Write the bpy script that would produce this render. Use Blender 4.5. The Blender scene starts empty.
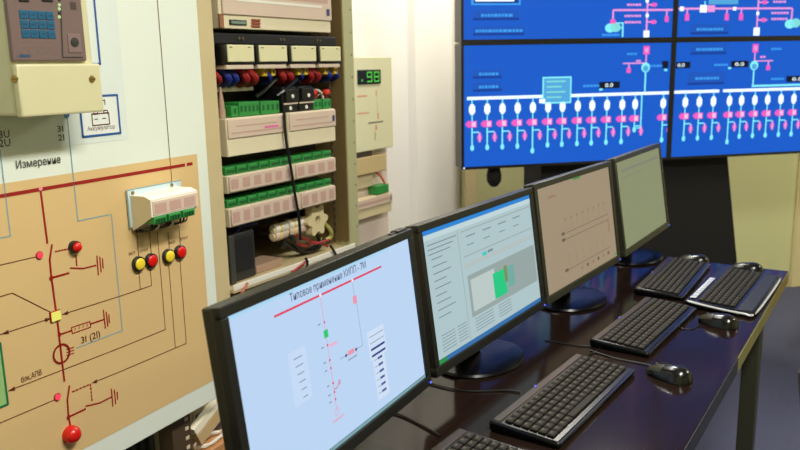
import bpy, bmesh, math, random
from mathutils import Vector, Matrix
R_ = math.radians
random.seed(4)
scene = bpy.context.scene

# ------------------------------------------------------------------ camera
F_PX, PITCH, ROLL, HEAD = 782.445, 0.19948, -0.0199972, 0.575676
CAM = Vector((0, 0, 1.45))
cF = Vector((-math.sin(HEAD)*math.cos(PITCH), math.cos(HEAD)*math.cos(PITCH), -math.sin(PITCH)))
cR0 = Vector((math.cos(HEAD), math.sin(HEAD), 0)); cU0 = cR0.cross(cF)
cR = cR0*math.cos(ROLL)+cU0*math.sin(ROLL); cU = -cR0*math.sin(ROLL)+cU0*math.cos(ROLL)
cd = bpy.data.cameras.new('camera'); cam = bpy.data.objects.new('camera', cd)
scene.collection.objects.link(cam); scene.camera = cam
cd.sensor_width = 36; cd.lens = F_PX/800*36; cd.clip_start = .02
m = Matrix((cR, cU, -cF)).transposed().to_4x4(); m.translation = CAM; cam.matrix_world = m
cd.dof.use_dof = True; cd.dof.focus_distance = 1.65; cd.dof.aperture_fstop = 5.6

# ------------------------------------------------------------------ world, view, ceiling light
w = bpy.data.worlds.new('world'); scene.world = w; w.use_nodes = True
w.node_tree.nodes['Background'].inputs[0].default_value = (.9, .92, 1, 1)
w.node_tree.nodes['Background'].inputs[1].default_value = .05
scene.view_settings.view_transform = 'Standard'; scene.view_settings.look = 'None'
scene.view_settings.gamma = 1; scene.view_settings.use_curve_mapping = False
scene.view_settings.exposure = 0.0
CEIL = 2.75
# (x, y, size x, size y, watts, colour)
LAMPS = [(.35, 1.0, .3, 1.2, 84, (1, .985, .90)),
         (-1.40, 2.60, .3, 1.2, 20, (1, .97, .90)),
         (1.6, 4.9, .3, 1.2, 54, (1, .97, .76)),
         (.8, -.6, .3, 1.2, 7, (1, .88, .66)),
         (-1.30, 3.98, .3, .9, 40, (1, .95, .84))]  # last one is an added unseen lamp, brightens the walls behind the displays

# ------------------------------------------------------------------ helpers
def lin(c):
    c /= 255.0
    return c/12.92 if c <= .04045 else ((c+.055)/1.055)**2.4
MC = {}
def mat(key, rgb=None, rough=.5, metal=0, noise=.0, scale=20, emit=0, bump=0, spec=None, coat=0, alpha=None):
    if key in MC: return MC[key]
    ma = bpy.data.materials.new(key); ma.use_nodes = True; MC[key] = ma
    nt = ma.node_tree; b = nt.nodes['Principled BSDF']
    col = tuple(lin(v) for v in rgb)+(1,)
    b.inputs['Base Color'].default_value = col
    b.inputs['Roughness'].default_value = rough; b.inputs['Metallic'].default_value = metal
    if spec is not None: b.inputs['IOR'].default_value = spec
    if coat: b.inputs['Coat Weight'].default_value = coat; b.inputs['Coat Roughness'].default_value = .12
    if alpha is not None: b.inputs['Alpha'].default_value = alpha
    if emit:
        b.inputs['Base Color'].default_value = (0.01, .01, .01, 1)
        b.inputs['Specular IOR Level'].default_value = .04
        b.inputs['Emission Color'].default_value = col; b.inputs['Emission Strength'].default_value = emit
        return ma
    tc = nt.nodes.new('ShaderNodeTexCoord'); n = nt.nodes.new('ShaderNodeTexNoise')
    n.inputs['Scale'].default_value = scale; n.inputs['Detail'].default_value = 4
    nt.links.new(tc.outputs['Object'], n.inputs['Vector'])
    mx = nt.nodes.new('ShaderNodeMix'); mx.data_type = 'RGBA'
    k = 1-noise if noise else .97
    mx.inputs[6].default_value = tuple(v*k for v in col[:3])+(1,)
    mx.inputs[7].default_value = tuple(min(1, v*(2-k)) for v in col[:3])+(1,)
    nt.links.new(n.outputs['Fac'], mx.inputs[0]); nt.links.new(mx.outputs[2], b.inputs['Base Color'])
    if bump:
        bp = nt.nodes.new('ShaderNodeBump'); bp.inputs['Strength'].default_value = bump; bp.inputs['Distance'].default_value = .002
        nt.links.new(n.outputs['Fac'], bp.inputs['Height']); nt.links.new(bp.outputs[0], b.inputs['Normal'])
    return ma

class Frame:
    """a flat place in the room: X runs along it, Z up, -Y towards the room"""
    def __init__(s, loc, rz, tilt=0):
        s.M = Matrix.Translation(Vector(loc)) @ Matrix.Rotation(rz, 4, 'Z') @ Matrix.Rotation(-tilt, 4, 'X')
        s.I = s.M.inverted()
    def at(s, x, y, d=0):
        """point of the plane lying d in front of it that the photo shows at pixel x, y -> (X, Z)"""
        r = cF*F_PX + cR*(x-400) + cU*(225-y)
        o = s.I @ CAM; v = s.I.to_3x3() @ r
        t = (-d-o.y)/v.y; p = o+v*t
        return (p.x, p.z)
    def w(s, x, y, z): return s.M @ Vector((x, y, z))

def on_z(x, y, z):
    r = cF*F_PX + cR*(x-400) + cU*(225-y)
    return CAM + r*((z-CAM.z)/r.z)

WORLD = Frame((0, 0, 0), 0)
def link(o): scene.collection.objects.link(o)
def tag(o, label, cat, group=None, kind=None):
    if label: o['label'] = label
    if cat: o['category'] = cat
    if group: o['group'] = group
    if kind: o['kind'] = kind
    return o
def thing(name, label, cat, fr=WORLD, base=(0, 0, 0), group=None, rz=0):
    o = bpy.data.objects.new(name, None); link(o); o.empty_display_size = .05
    M = fr.M @ Matrix.Translation(Vector(base)) @ Matrix.Rotation(rz, 4, 'Z')
    o.matrix_world = M; tag(o, label, cat, group)
    o2 = (o, M); TH[o.name] = (M.inverted() @ fr.M)
    return o
TH = {}
TXT = {}
def text_geo(s):
    if s in TXT: return TXT[s]
    c = bpy.data.curves.new('t', 'FONT'); c.body = s; c.resolution_u = 2; c.offset = .007
    o = bpy.data.objects.new('t', c); link(o)
    bpy.context.view_layer.update()
    me = bpy.data.meshes.new_from_object(o.evaluated_get(bpy.context.evaluated_depsgraph_get()))
    vs = [v.co.copy() for v in me.vertices]; fs = [tuple(p.vertices) for p in me.polygons]
    bpy.data.objects.remove(o); bpy.data.curves.remove(c); bpy.data.meshes.remove(me)
    x0 = min(v.x for v in vs); x1 = max(v.x for v in vs)
    TXT[s] = ([(v.x-x0, v.y) for v in vs], fs, x1-x0)
    return TXT[s]

class MB:
    def __init__(s, X=None):
        s.bm = bmesh.new(); s.mats = []; s.X = X
    def mi(s, ma):
        if ma not in s.mats: s.mats.append(ma)
        return s.mats.index(ma)
    def _fin(s, faces, ma, smooth=False):
        i = s.mi(ma)
        for f in faces: f.material_index = i; f.smooth = smooth
    def poly(s, pts, ma, smooth=False):
        vs = [s.bm.verts.new(p) for p in pts]
        try: f = s.bm.faces.new(vs)
        except ValueError: return
        s._fin([f], ma, smooth)
    def box(s, x0, x1, y0, y1, z0, z1, ma, bev=0, seg=2, rot=None, top=None):
        x0, x1 = min(x0, x1), max(x0, x1); y0, y1 = min(y0, y1), max(y0, y1); z0, z1 = min(z0, z1), max(z0, z1)
        b = bmesh.new(); bmesh.ops.create_cube(b, size=1)
        for v in b.verts:
            v.co = Vector((x0+(v.co.x+.5)*(x1-x0), y0+(v.co.y+.5)*(y1-y0), z0+(v.co.z+.5)*(z1-z0)))
        if bev:
            bev = min(bev, .45*min(x1-x0, y1-y0, z1-z0))
            bmesh.ops.bevel(b, geom=list(b.edges), offset=bev, segments=seg, profile=.5, affect='EDGES')
        if rot is not None:
            c = Vector(((x0+x1)/2, (y0+y1)/2, (z0+z1)/2))
            for v in b.verts: v.co = c + rot @ (v.co-c)
        s.merge(b, ma, bool(bev), 6); return s
    def merge(s, b, ma, smooth=False, flat=0):
        big = set(sorted(b.faces, key=lambda f: -f.calc_area())[:flat])
        mp = {}
        for v in b.verts: mp[v] = s.bm.verts.new(v.co)
        fs = []
        fb = []
        for f in b.faces:
            if f in big: fb.append(s.bm.faces.new([s.bm.verts.new(v.co) for v in f.verts]))
            else: fs.append(s.bm.faces.new([mp[v] for v in f.verts]))
        s._fin(fs, ma, smooth); s._fin(fb, ma, False); b.free()
    def cyl(s, a, b, r, ma, r2=None, seg=20, cap=True, smooth=True):
        a = Vector(a); b = Vector(b); d = (b-a).normalized(); r2 = r if r2 is None else r2
        u = d.orthogonal().normalized(); v = d.cross(u)
        A = [s.bm.verts.new(a+(u*math.cos(t)+v*math.sin(t))*r) for t in [2*math.pi*i/seg for i in range(seg)]]
        B = [s.bm.verts.new(b+(u*math.cos(t)+v*math.sin(t))*r2) for t in [2*math.pi*i/seg for i in range(seg)]]
        fs = [s.bm.faces.new((A[i], A[(i+1) % seg], B[(i+1) % seg], B[i])) for i in range(seg)]
        s._fin(fs, ma, smooth)
        if cap: s._fin([s.bm.faces.new(A[::-1]), s.bm.faces.new(B)], ma)
        return s
    def lathe(s, c, axis, prof, ma, seg=24):
        """prof: (distance along axis, radius)"""
        c = Vector(c); d = Vector(axis).normalized(); u = d.orthogonal().normalized(); v = d.cross(u); rings = []
        for h, r in prof:
            if r < 1e-6: rings.append([s.bm.verts.new(c+d*h)])
            else: rings.append([s.bm.verts.new(c+d*h+(u*math.cos(2*math.pi*i/seg)+v*math.sin(2*math.pi*i/seg))*r) for i in range(seg)])
        fs = []
        for P, Q in zip(rings, rings[1:]):
            for i in range(seg):
                j = (i+1) % seg
                if len(P) == 1 and len(Q) == 1: continue
                if len(P) == 1: fs.append(s.bm.faces.new((P[0], Q[j], Q[i])))
                elif len(Q) == 1: fs.append(s.bm.faces.new((P[i], P[j], Q[0])))
                else: fs.append(s.bm.faces.new((P[i], P[j], Q[j], Q[i])))
        s._fin(fs, ma, True); return s
    def tube(s, pts, r, ma, seg=8, sub=5):
        P = [Vector(p) for p in pts]
        if len(P) > 2 and sub > 1:
            Q = []
            for i in range(len(P)-1):
                p0 = P[max(i-1, 0)]; p1 = P[i]; p2 = P[i+1]; p3 = P[min(i+2, len(P)-1)]
                for k in range(sub):
                    t = k/sub
                    Q.append(.5*((2*p1)+(p2-p0)*t+(2*p0-5*p1+4*p2-p3)*t*t+(3*p1-p0-3*p2+p3)*t**3))
            Q.append(P[-1]); P = Q
        rings = []; u = None
        for i, p in enumerate(P):
            d = (P[min(i+1, len(P)-1)]-P[max(i-1, 0)]).normalized()
            u = d.orthogonal().normalized() if u is None else (u-d*u.dot(d)).normalized()
            v = d.cross(u)
            rings.append([s.bm.verts.new(p+(u*math.cos(2*math.pi*k/seg)+v*math.sin(2*math.pi*k/seg))*r) for k in range(seg)])
        fs = []
        for A, B in zip(rings, rings[1:]):
            for k in range(seg): fs.append(s.bm.faces.new((A[k], A[(k+1) % seg], B[(k+1) % seg], B[k])))
        s._fin(fs, ma, True); s._fin([s.bm.faces.new(rings[0][::-1]), s.bm.faces.new(rings[-1])], ma); return s
    # prints lying on a plane facing -Y
    def line(s, pts, wd, ma, y=-.001):
        for (x0, z0), (x1, z1) in zip(pts, pts[1:]):
            dx, dz = x1-x0, z1-z0; L = math.hypot(dx, dz)
            if L < 1e-7: continue
            nx, nz = -dz/L*wd/2, dx/L*wd/2; ex, ez = dx/L*wd*.3, dz/L*wd*.3
            s.poly([(x0+nx-ex, y, z0+nz-ez), (x0-nx-ex, y, z0-nz-ez), (x1-nx+ex, y, z1-nz+ez), (x1+nx+ex, y, z1+nz+ez)], ma)
    def rect(s, x0, z0, x1, z1, ma, y=-.001):
        x0, x1 = min(x0, x1), max(x0, x1); z0, z1 = min(z0, z1), max(z0, z1)
        s.poly([(x0, y, z0), (x1, y, z0), (x1, y, z1), (x0, y, z1)], ma)
    def disc(s, c, r, ma, y=-.001, seg=16, rz=None):
        s.poly([(c[0]+r*math.cos(2*math.pi*i/seg), y, c[1]+(rz or r)*math.sin(2*math.pi*i/seg)) for i in range(seg)], ma)
    def ring(s, c, r, wd, ma, y=-.001, seg=24):
        s.line([(c[0]+r*math.cos(2*math.pi*i/seg), c[1]+r*math.sin(2*math.pi*i/seg)) for i in range(seg+1)], wd, ma, y)
    def text(s, st, x0, z, width, height, ma, y=-.001):
        vs, fs, w0 = text_geo(st); kx = width/w0; kz = height/.73
        V = [s.bm.verts.new((x0+a*kx, y, z+b*kz)) for a, b in vs]
        out = []
        for f in fs:
            try: out.append(s.bm.faces.new([V[i] for i in f]))
            except ValueError: pass
        s._fin(out, ma)
    def build(s, name, parent=None, label=None, bevel=0, fr=None):
        X = s.X
        if X is None and parent is not None:
            q = parent
            while q.name not in TH: q = q.parent
            X = TH[q.name]
        if X is not None: bmesh.ops.transform(s.bm, matrix=X, verts=s.bm.verts)
        me = bpy.data.meshes.new(name)
        s.bm.normal_update(); s.bm.to_mesh(me); s.bm.free()
        for ma in s.mats: me.materials.append(ma)
        o = bpy.data.objects.new(name, me); link(o)
        if parent is not None: o.parent = parent
        if label: o['label'] = label
        if any(p.use_smooth for p in me.polygons):
            try: me.set_sharp_from_angle(angle=R_(40))
            except Exception: pass
        if bevel:
            b = o.modifiers.new('bevel', 'BEVEL'); b.width = bevel; b.segments = 2
        return o
def solo(mb, name, label, cat, group=None, kind=None, fr=None):
    """a thing that is one mesh: origin moved to its base"""
    if fr is not None: bmesh.ops.transform(mb.bm, matrix=fr.M, verts=mb.bm.verts)
    vs = [v.co for v in mb.bm.verts]
    c = Vector(((min(v.x for v in vs)+max(v.x for v in vs))/2, (min(v.y for v in vs)+max(v.y for v in vs))/2, min(v.z for v in vs)))
    for v in mb.bm.verts: v.co -= c
    o = mb.build(name); o.location = c
    return tag(o, label, cat, group, kind)
def struct(mb, name):
    o = mb.build(name); o['kind'] = 'structure'; return o

# ------------------------------------------------------------------ materials
wall_m = mat('white_wall_panel', (240, 236, 230), .45, noise=.03, scale=3)
wall2_m = mat('beige_wall', (214, 212, 160), .6, noise=.04, scale=3)
trim_m = mat('trim_cream', (224, 208, 160), .5)
ceil_m = mat('ceiling_white', (225, 222, 210), .8)
carpet = mat('carpet_blue_grey', (70, 72, 96), .95, noise=.18, scale=60, bump=.3)
blk = mat('black_plastic', (20, 20, 20), .35)
blk_g = mat('gloss_black', (10, 10, 12), .12, coat=.6)
blk_m = mat('matt_black', (14, 14, 16), .8)
dkgrey = mat('dark_grey_plastic', (42, 44, 42), .45)
casing = mat('monitor_casing', (38, 38, 30), .4)
cream = mat('cream_enamel', (222, 206, 160), .4)
cream2 = mat('cream_plastic', (226, 214, 182), .4)
rackp = mat('rack_paint', (206, 188, 144), .45, noise=.04)
rackg = mat('rack_paint_green', (176, 174, 132), .45)
rail_m = mat('rail_steel', (110, 92, 70), .4, .6)
steel = mat('galvanised_steel', (170, 165, 150), .4, .8, noise=.2, scale=40)
green = mat('connector_green', (46, 140, 62), .4)
pinkp = mat('module_cover_pink', (212, 190, 172), .3)
pinkt = mat('module_cover_print', (194, 158, 146), .35)
white = mat('white_plastic', (232, 228, 214), .4)
red = mat('red_plastic', (196, 26, 22), .35)
redw = mat('red_wire', (150, 22, 22), .45)
bluew = mat('blue_wire', (24, 40, 130), .45)
yel = mat('yellow_plastic', (232, 200, 70), .35)
orange = mat('orange_plastic', (226, 96, 40), .4)
brown = mat('brown_print', (110, 58, 30), .5)
brass = mat('brass', (170, 140, 80), .3, .9)
lens_off = mat('lens', (120, 140, 128), .2)

def desk_mat():
    ma = mat('dark_wood_laminate', (34, 22, 18), .12, spec=1.22)
    nt = ma.node_tree; b = nt.nodes['Principled BSDF']
    tc = nt.nodes.new('ShaderNodeTexCoord'); mp = nt.nodes.new('ShaderNodeMapping'); mp.inputs['Scale'].default_value = (30, 1.5, 30)
    wv = nt.nodes.new('ShaderNodeTexNoise'); wv.inputs['Scale'].default_value = 4; wv.inputs['Detail'].default_value = 6
    cr = nt.nodes.new('ShaderNodeValToRGB'); cr.color_ramp.elements[0].color = (.007, .004, .003, 1); cr.color_ramp.elements[1].color = (.017, .0088, .0066, 1)
    nt.links.new(tc.outputs['Object'], mp.inputs[0]); nt.links.new(mp.outputs[0], wv.inputs['Vector'])
    nt.links.new(wv.outputs['Fac'], cr.inputs[0]); nt.links.new(cr.outputs[0], b.inputs['Base Color'])
    return ma
desk_m = desk_mat()

# ------------------------------------------------------------------ setting
WY = R_(90-44.5)                       # back wall direction
WX = -2.10
BW = Frame((-.545, 5.487, 0), WY)      # X along the back wall to the right
cx, cy = WX, 0
tcor = (WX+.545)/math.cos(WY); corner = BW.w(tcor, 0, 0)
far = BW.w(5.2, 0, 0)
mb = MB(); mb.poly([(WX-.05, -1.6, 0), (far.x, -1.6, 0), (far.x, far.y, 0), (corner.x-.05, corner.y, 0)], carpet)
b = mb; struct(mb, 'floor')
mb = MB(); mb.poly([(WX-.05, -1.6, CEIL), (corner.x-.05, corner.y, CEIL), (far.x, far.y, CEIL), (far.x, -1.6, CEIL)], ceil_m); struct(mb, 'ceiling')
# left wall: wide folded white panels
mb = MB(); ys = []
edges = [3.016, 3.177, 3.436, 3.716, 3.86]
y = -1.6; prof = [(-1.6, 0)]; k = 0
yy = 3.016-.28*17
while yy < corner.y-.1:
    d0, d1 = (0, -.03) if k % 2 == 0 else (-.03, 0)
    prof += [(yy, d0), (yy+.022, d1)]; yy += .27; k += 1
prof.append((corner.y+.02, prof[-1][1]))
for (a, da), (c, dc) in zip(prof, prof[1:]):
    mb.poly([(WX+da, a, 0), (WX+da, a, CEIL), (WX+dc, c, CEIL), (WX+dc, c, 0)], wall_m)
struct(mb, 'wall_left')
mb = MB(); mb.box(tcor, 5.2, 0, .06, 0, CEIL, wall2_m); bmesh.ops.transform(mb.bm, matrix=BW.M, verts=mb.bm.verts); struct(mb, 'wall_back')
xt = BW.at(796, 200)[0]
mb = MB(); mb.box(xt-.0, xt+.09, -.02, 0, .0, CEIL, trim_m, .004); bmesh.ops.transform(mb.bm, matrix=BW.M, verts=mb.bm.verts); struct(mb, 'trim_1')
mb = MB(); mb.box(tcor+.0, tcor+.07, -.05, 0, .0, CEIL, trim_m, .004); bmesh.ops.transform(mb.bm, matrix=BW.M, verts=mb.bm.verts); struct(mb, 'trim_2')
mb = MB(); mb.box(far.x, far.x+.06, -1.6, far.y, 0, CEIL, wall2_m); struct(mb, 'wall_right')
mb = MB(); mb.box(WX-.05, far.x, -1.66, -1.6, 0, CEIL, wall2_m); struct(mb, 'wall_front')

for i, (x, y, sx, sy, wt, col) in enumerate(LAMPS):
    t = thing('ceiling_light', ['ceiling light above the camera side of the desk', 'ceiling light over the far left aisle by the equipment', 'ceiling light in front of the video wall', 'ceiling light behind the viewer', 'added unseen ceiling light in the corner behind the video wall'][i], 'lamp', WORLD, (x, y, CEIL))
    mb = MB(); mb.box(x-sx/2-.03, x+sx/2+.03, y-sy/2-.03, y+sy/2+.03, CEIL-.05, CEIL, white, .006); mb.build('housing', t)
    ld = bpy.data.lights.new('tube_light', 'AREA'); ld.shape = 'RECTANGLE'; ld.size = sx; ld.size_y = sy; ld.energy = wt; ld.color = col
    lo = bpy.data.objects.new('tube_light', ld); link(lo); lo.parent = t; lo.location = (0, 0, -.056)

# ------------------------------------------------------------------ desk
DZ = .75; DX0, DX1, DY0, DY1 = -1.0, -.292, .15, 2.847
t = thing('desk', 'long dark laminate desk carrying the row of monitors and keyboards', 'desk', WORLD, ((DX0+DX1)/2, (DY0+DY1)/2, 0))
mb = MB(); mb.box(DX0, DX1, DY0, DY1, DZ-.042, DZ, desk_m, .0015); mb.build('desktop', t)
band_sheen = mat('edge_band', (124, 116, 58), .45)  # reflection fading along the edge is painted: olive far piece, dark near piece
mb = MB(); mb.box(DX1, DX1+.0015, 1.93, DY1-.003, DZ-.041, DZ-.002, band_sheen); mb.build('edge_band', t, 'far edge strip, reflection painted olive')
mb = MB(); mb.box(DX1, DX1+.0015, DY0+.003, 1.929, DZ-.041, DZ-.002, mat('edge_band_fade', (30, 32, 44), .5)); mb.build('edge_band', t, 'near edge strip, fading reflection painted dark')
legm = mat('desk_leg_metal', (58, 58, 44), .4, .3)
for x in (DX0+.06, DX1-.04):
    for y in (.3, 1.35, 2.45):
        mb = MB(); mb.box(x-.024, x+.024, y-.024, y+.024, 0, DZ-.042, legm, .004); mb.build('leg', t)
mb = MB(); mb.box(DX0+.036, DX0+.084, .33, 2.42, DZ-.085, DZ-.0425, legm, .003); mb.build('frame_rail', t)

# ------------------------------------------------------------------ monitors
SW, SH = .5295, .284
MON = [(-.7512, .981, -.4633, .0839, .1218, .2799), (-.7884, 1.5884, -.4692, -.0095, .1364, .2814),
       (-.7736, 2.1572, -.4647, -.0358, .1362, .2870), (-.7665, 2.7688, -.4632, .0035, .1514, .2883)]
base_m = mat('stand_black', (7, 7, 8), .25, spec=1.3)
def monitor(i, label, screen_fn, bez, caseM):
    global SH
    x, y, z, yaw, tilt, SH = MON[i]
    z += 1.45
    fs = Frame((x, y, z), R_(90)+yaw, tilt)          # screen plane, centre of screen
    fb = Frame((x, y, DZ), R_(90)+yaw, 0)
    t = thing('monitor', label, 'monitor', fb, (0, 0, 0), 'monitors in a row on the desk')
    X = t.matrix_world.inverted() @ fs.M if False else (fb.M.inverted() @ fs.M)
    B = .0165; BB = .021
    mb = MB(X)                                        # front frame: ring of four bars
    f0, f1 = -.005, .012
    mb.box(-SW/2-B, SW/2+B, f0, f1, SH/2, SH/2+B, bez, .002); mb.box(-SW/2-B, SW/2+B, f0, f1, -SH/2-BB, -SH/2, bez, .002)
    mb.box(-SW/2-B, -SW/2, f0, f1, -SH/2, SH/2, bez, .0015); mb.box(SW/2, SW/2+B, f0, f1, -SH/2, SH/2, bez, .0015)
    mb.build('screen_bezel', t)
    mb = MB(X); mb.box(-SW/2-B+.001, SW/2+B-.001, .002, .029, -SH/2-BB+.001, SH/2+B-.001, caseM, .004)
    mb.box(-.17, .17, .027, .056, -.12, .10, caseM, .012, 3); mb.build('rear_housing', t)
    mb = MB(X); screen_fn(mb, fs); mb.build('screen', t, 'lit screen')
    mb = MB(X); mb.cyl((SW/2+B-.010, -.0065, -SH/2-BB+.008), (SW/2+B-.010, -.008, -SH/2-BB+.008), .0022, mat('led_blue', (90, 110, 255), emit=1.6)); mb.build('power_light', t, 'blue power light')
    mb = MB()
    mb.box(-.045, .045, .040, .072, .012, .20, base_m, .008, 3); mb.build('neck', t)
    mb = MB(); P = [(0, .0), (.0, .130), (.004, .132), (.009, .128), (.013, .09), (.014, 0)]
    mb.lathe((0, .035, 0), (0, 0, 1), P, base_m, 48)
    for v in mb.bm.verts: v.co.y = .035+(v.co.y-.035)*.80; v.co.x += .02
    mb.build('base', t)
    return t, fs
def em(key, rgb, e=1.0): return mat('screen_'+key, rgb, emit=e)
def bg(mb, key, rgb): mb.rect(-SW/2, -SH/2, SW/2, SH/2, em(key, rgb), 0)
def screen1(mb, fs):
    mb.rect(-SW/2, -SH/2, SW/2, SH/2, em('pale_blue', (186, 212, 243)), 0)
    A = fs.at; y = -.0006
    rd = em('red_line', (222, 60, 90)); pk = em('pink', (236, 150, 170)); gr = em('grey_line', (130, 140, 165)); dk = em('dark', (70, 80, 110))
    nv = em('navy', (40, 60, 130)); lt = em('light_box', (206, 222, 244)); tl = em('teal_bar', (70, 120, 120)); gn = em('green_square', (40, 200, 110))
    # task bar and title bar
    mb.rect(-SW/2, -SH/2, SW/2, -SH/2+.004, em('taskbar', (120, 160, 165)), y)
    mb.rect(-SW/2, -SH/2+.0045, SW/2, -SH/2+.0065, tl, y)
    mb.rect(-SW/2, SH/2-.006, -SW/2+.45, SH/2-.0005, em('pale_blue2', (170, 214, 240)), y)
    a = A(290, 302); b = A(366, 269)
    mb.text('Типовое применение КИПП - 7М', a[0], a[1], b[0]-a[0], .0125, dk, y)
    a = A(274, 315.5); e = A(381, 267.5); z = (a[1]+e[1])/2
    mb.line([(a[0], z), (e[0], z)], .0035, rd, y)
    def col(x0): return A(x0, 300)[0]
    xa = A(320, 296)[0]; xb = A(352, 281)[0]
    L = lambda pts, wd, m_: mb.line(pts, wd, m_, y)
    def P(x, yy): return A(x, yy)
    zt = z
    bt = P(336.5, 408)
    L([(xa, zt), (xa, bt[1])], .0014, pk)
    mb.disc((xa, zt), .003, em('wht', (235, 235, 250)), y-.0003); mb.disc((xb, zt), .003, em('wht', (235, 235, 250)), y-.0003)
    q = P(325, 334); mb.rect(xa-.006, q[1]-.0065, xa+.006, q[1]+.0065, gn, y-.0004)
    for yy in (322, 345, 360, 368, 383, 392, 399): 
        c = P(320+(yy-295)*.145, yy); mb.disc((xa, c[1]), .0022, rd, y-.0004)
        mb.line([(xa-.017, c[1]), (xa-.011, c[1])], .002, gr, y)
    c = P(339, 386); L([(xa, c[1]), (xa+.01, c[1]), (xa+.017, c[1]+.006)], .0015, rd)
    for k in range(3): L([(xa+.017+.002*k, c[1]+.001+.001*k), (xa+.017+.002*k, c[1]+.011-.001*k)], .001, rd)
    c = P(336, 412); mb.ring((xa, c[1]), .006, .001, pk, y); mb.text('линия', xa-.018, c[1]-.014, .036, .005, pk, y)
    L([(xa, bt[1]), (xa, c[1])], .0012, pk)
    # second column
    c = P(354, 300); mb.rect(xb-.006, c[1]-.007, xb+.006, c[1]+.007, pk, y); cc = P(361, 346)
    L([(xb, zt), (xb, c[1]+.007)], .001, gr); L([(xb+.004, c[1]-.007), (xb+.004, cc[1])], .001, gr); L([(xb+.004, cc[1]), (xa+.03, cc[1])], .001, gr)
    c2 = P(345.5, 354); mb.disc((c2[0], cc[1]), .003, dk, y-.0004); c3 = P(355.5, 348); mb.disc((c3[0], cc[1]), .003, dk, y-.0004)
    mb.rect(c2[0]+.006, cc[1]-.003, c3[0]-.006, cc[1]+.005, pk, y-.0003)
    L([(c2[0]+.004, cc[1]-.010), (c3[0], cc[1]-.010)], .002, gr)
    c = P(332, 346); mb.rect(xa+.004, c[1], xa+.028, c[1]+.005, em('pink2', (230, 180, 205)), y)
    # tables on the right
    a = P(368, 336); b = P(385, 348); mb.rect(a[0]-.004, b[1]-.006, b[0]+.004, a[1]+.006, lt, y)
    for k in range(4):
        zz = a[1]-.004-k*.0115
        if k > 1: mb.rect(a[0]+.002, zz-.002, b[0], zz+.002, nv, y-.0004)
        else: mb.rect(a[0]+.002, zz-.0007, b[0], zz+.0007, gr, y-.0004)
    a = P(375, 360); b = P(390, 385)
    mb.rect(a[0]-.008, b[1]-.012, a[0]+.034, a[1]+.010, lt, y)
    for k in range(6):
        zz = a[1]-(a[1]-b[1])*k/5
        mb.rect(a[0]+.008, zz-.0022, a[0]+.024, zz+.0022, em('navy2', (70, 90, 150)), y-.0004)
        mb.rect(a[0]-.004, zz-.0006, a[0]+.006, zz+.0006, gr, y-.0004)
    # column of captions on the left
    a = P(293, 360); b = P(302, 398)
    mb.rect(a[0]-.012, b[1]-.008, a[0]+.034, a[1]+.012, em('lt3', (196, 217, 244)), y)
    for k in range(6):
        zz = a[1]-(a[1]-b[1])*k/5; mb.rect(a[0]+.002*k, zz-.0008, a[0]+.022, zz+.0008, gr, y-.0004)

def screen2(mb, fs):
    bg(mb, 'window_grey_green', (172, 196, 200))
    y = -.0006; A = fs.at
    R = lambda x0, z0, x1, z1, m_, k=0: mb.rect(-SW/2+x0*SW, SH/2-z1*SH, -SW/2+x1*SW, SH/2-z0*SH, m_, y-.0004*k)
    bl = em('titlebar', (40, 130, 210)); g1 = em('panel_lt', (196, 208, 206)); g2 = em('panel_g', (156, 170, 170)); tx = em('tx_grey', (120, 138, 148)); gn = em('chart_green', (30, 200, 130))
    R(0, 0, 1, .035, bl); R(0, .035, 1, .075, em('toolbar', (190, 212, 216))); R(.0, .965, 1, 1, em('taskblue', (50, 110, 170))); R(0, .965, .07, 1, em('start', (40, 140, 70)), 1)
    for k in range(3): R(.03, .11+.035*k, .26-.03*k, .118+.035*k, tx)
    R(.30, .30, .985, .31, g2); R(.30, .10, .99, .11, g2); R(.30, .36, .985, .40, em('hd', (176, 190, 190)))
    R(.31, .46, .985, .80, em('chart_bg', (148, 164, 162))); R(.33, .50, .55, .76, em('chart_in', (186, 200, 198)), 1)
    R(.53, .54, .655, .755, gn, 2); R(.64, .52, .67, .66, em('br', (120, 140, 90)), 3); R(.67, .54, .74, .72, em('gteal', (110, 170, 160)), 2); 
    R(.46, .33, .50, .36, em('cy', (60, 200, 190)), 2); R(.51, .33, .56, .35, tx, 2)
    for k in range(9): R(.05, .22+.055*k, .05+.14*(.6+.4*((k*7) % 5)/4), .228+.055*k, tx)
    for k in range(6):
        R(.05, .80+.024*k, .16, .806+.024*k, tx); R(.18, .80+.024*k, .26, .806+.024*k, tx)
        if k < 5: R(.33, .82+.024*k, .50, .826+.024*k, tx); R(.55, .82+.024*k, .68, .826+.024*k, tx)
    R(.27, .08, .275, .96, g2)
    for k in range(4): R(.34+.15*k, .15, .34+.15*k+.08, .16, tx); R(.34+.15*k, .22, .34+.15*k+.06, .228, tx)
def screen3(mb, fs):
    bg(mb, 'dim_tan', (158, 141, 116))
    y = -.0006
    R = lambda x0, z0, x1, z1, m_: mb.rect(-SW/2+x0*SW, SH/2-z1*SH, -SW/2+x1*SW, SH/2-z0*SH, m_, y)
    d = em('m3d', (104, 92, 78)); p = em('m3p', (150, 120, 100))
    R(.12, .10, .22, .12, p); R(.46, .005, .56, .022, em('m3g', (50, 150, 60))); R(.97, .96, 1, .985, em('m3g2', (70, 150, 80)))
    for k, zz in enumerate((.50, .56, .86)):
        R(.26, zz, .92, zz+.006, d); R(.24, zz-.015, .28, zz+.015, d)
    for k in range(8): R(.30+.08*k, .34+.02*(k % 2), .305+.08*k, .48, p); R(.29+.08*k, .36, .32+.08*k, .38, p)
    for k in range(6): R(.30+.1*k, .70, .305+.1*k, .84, p); R(.45+.08*k, .90, .48+.08*k, .93, d if k % 2 else p)
    for zz in (.55,): R(.90, zz, .92, zz+.15, p)
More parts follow.
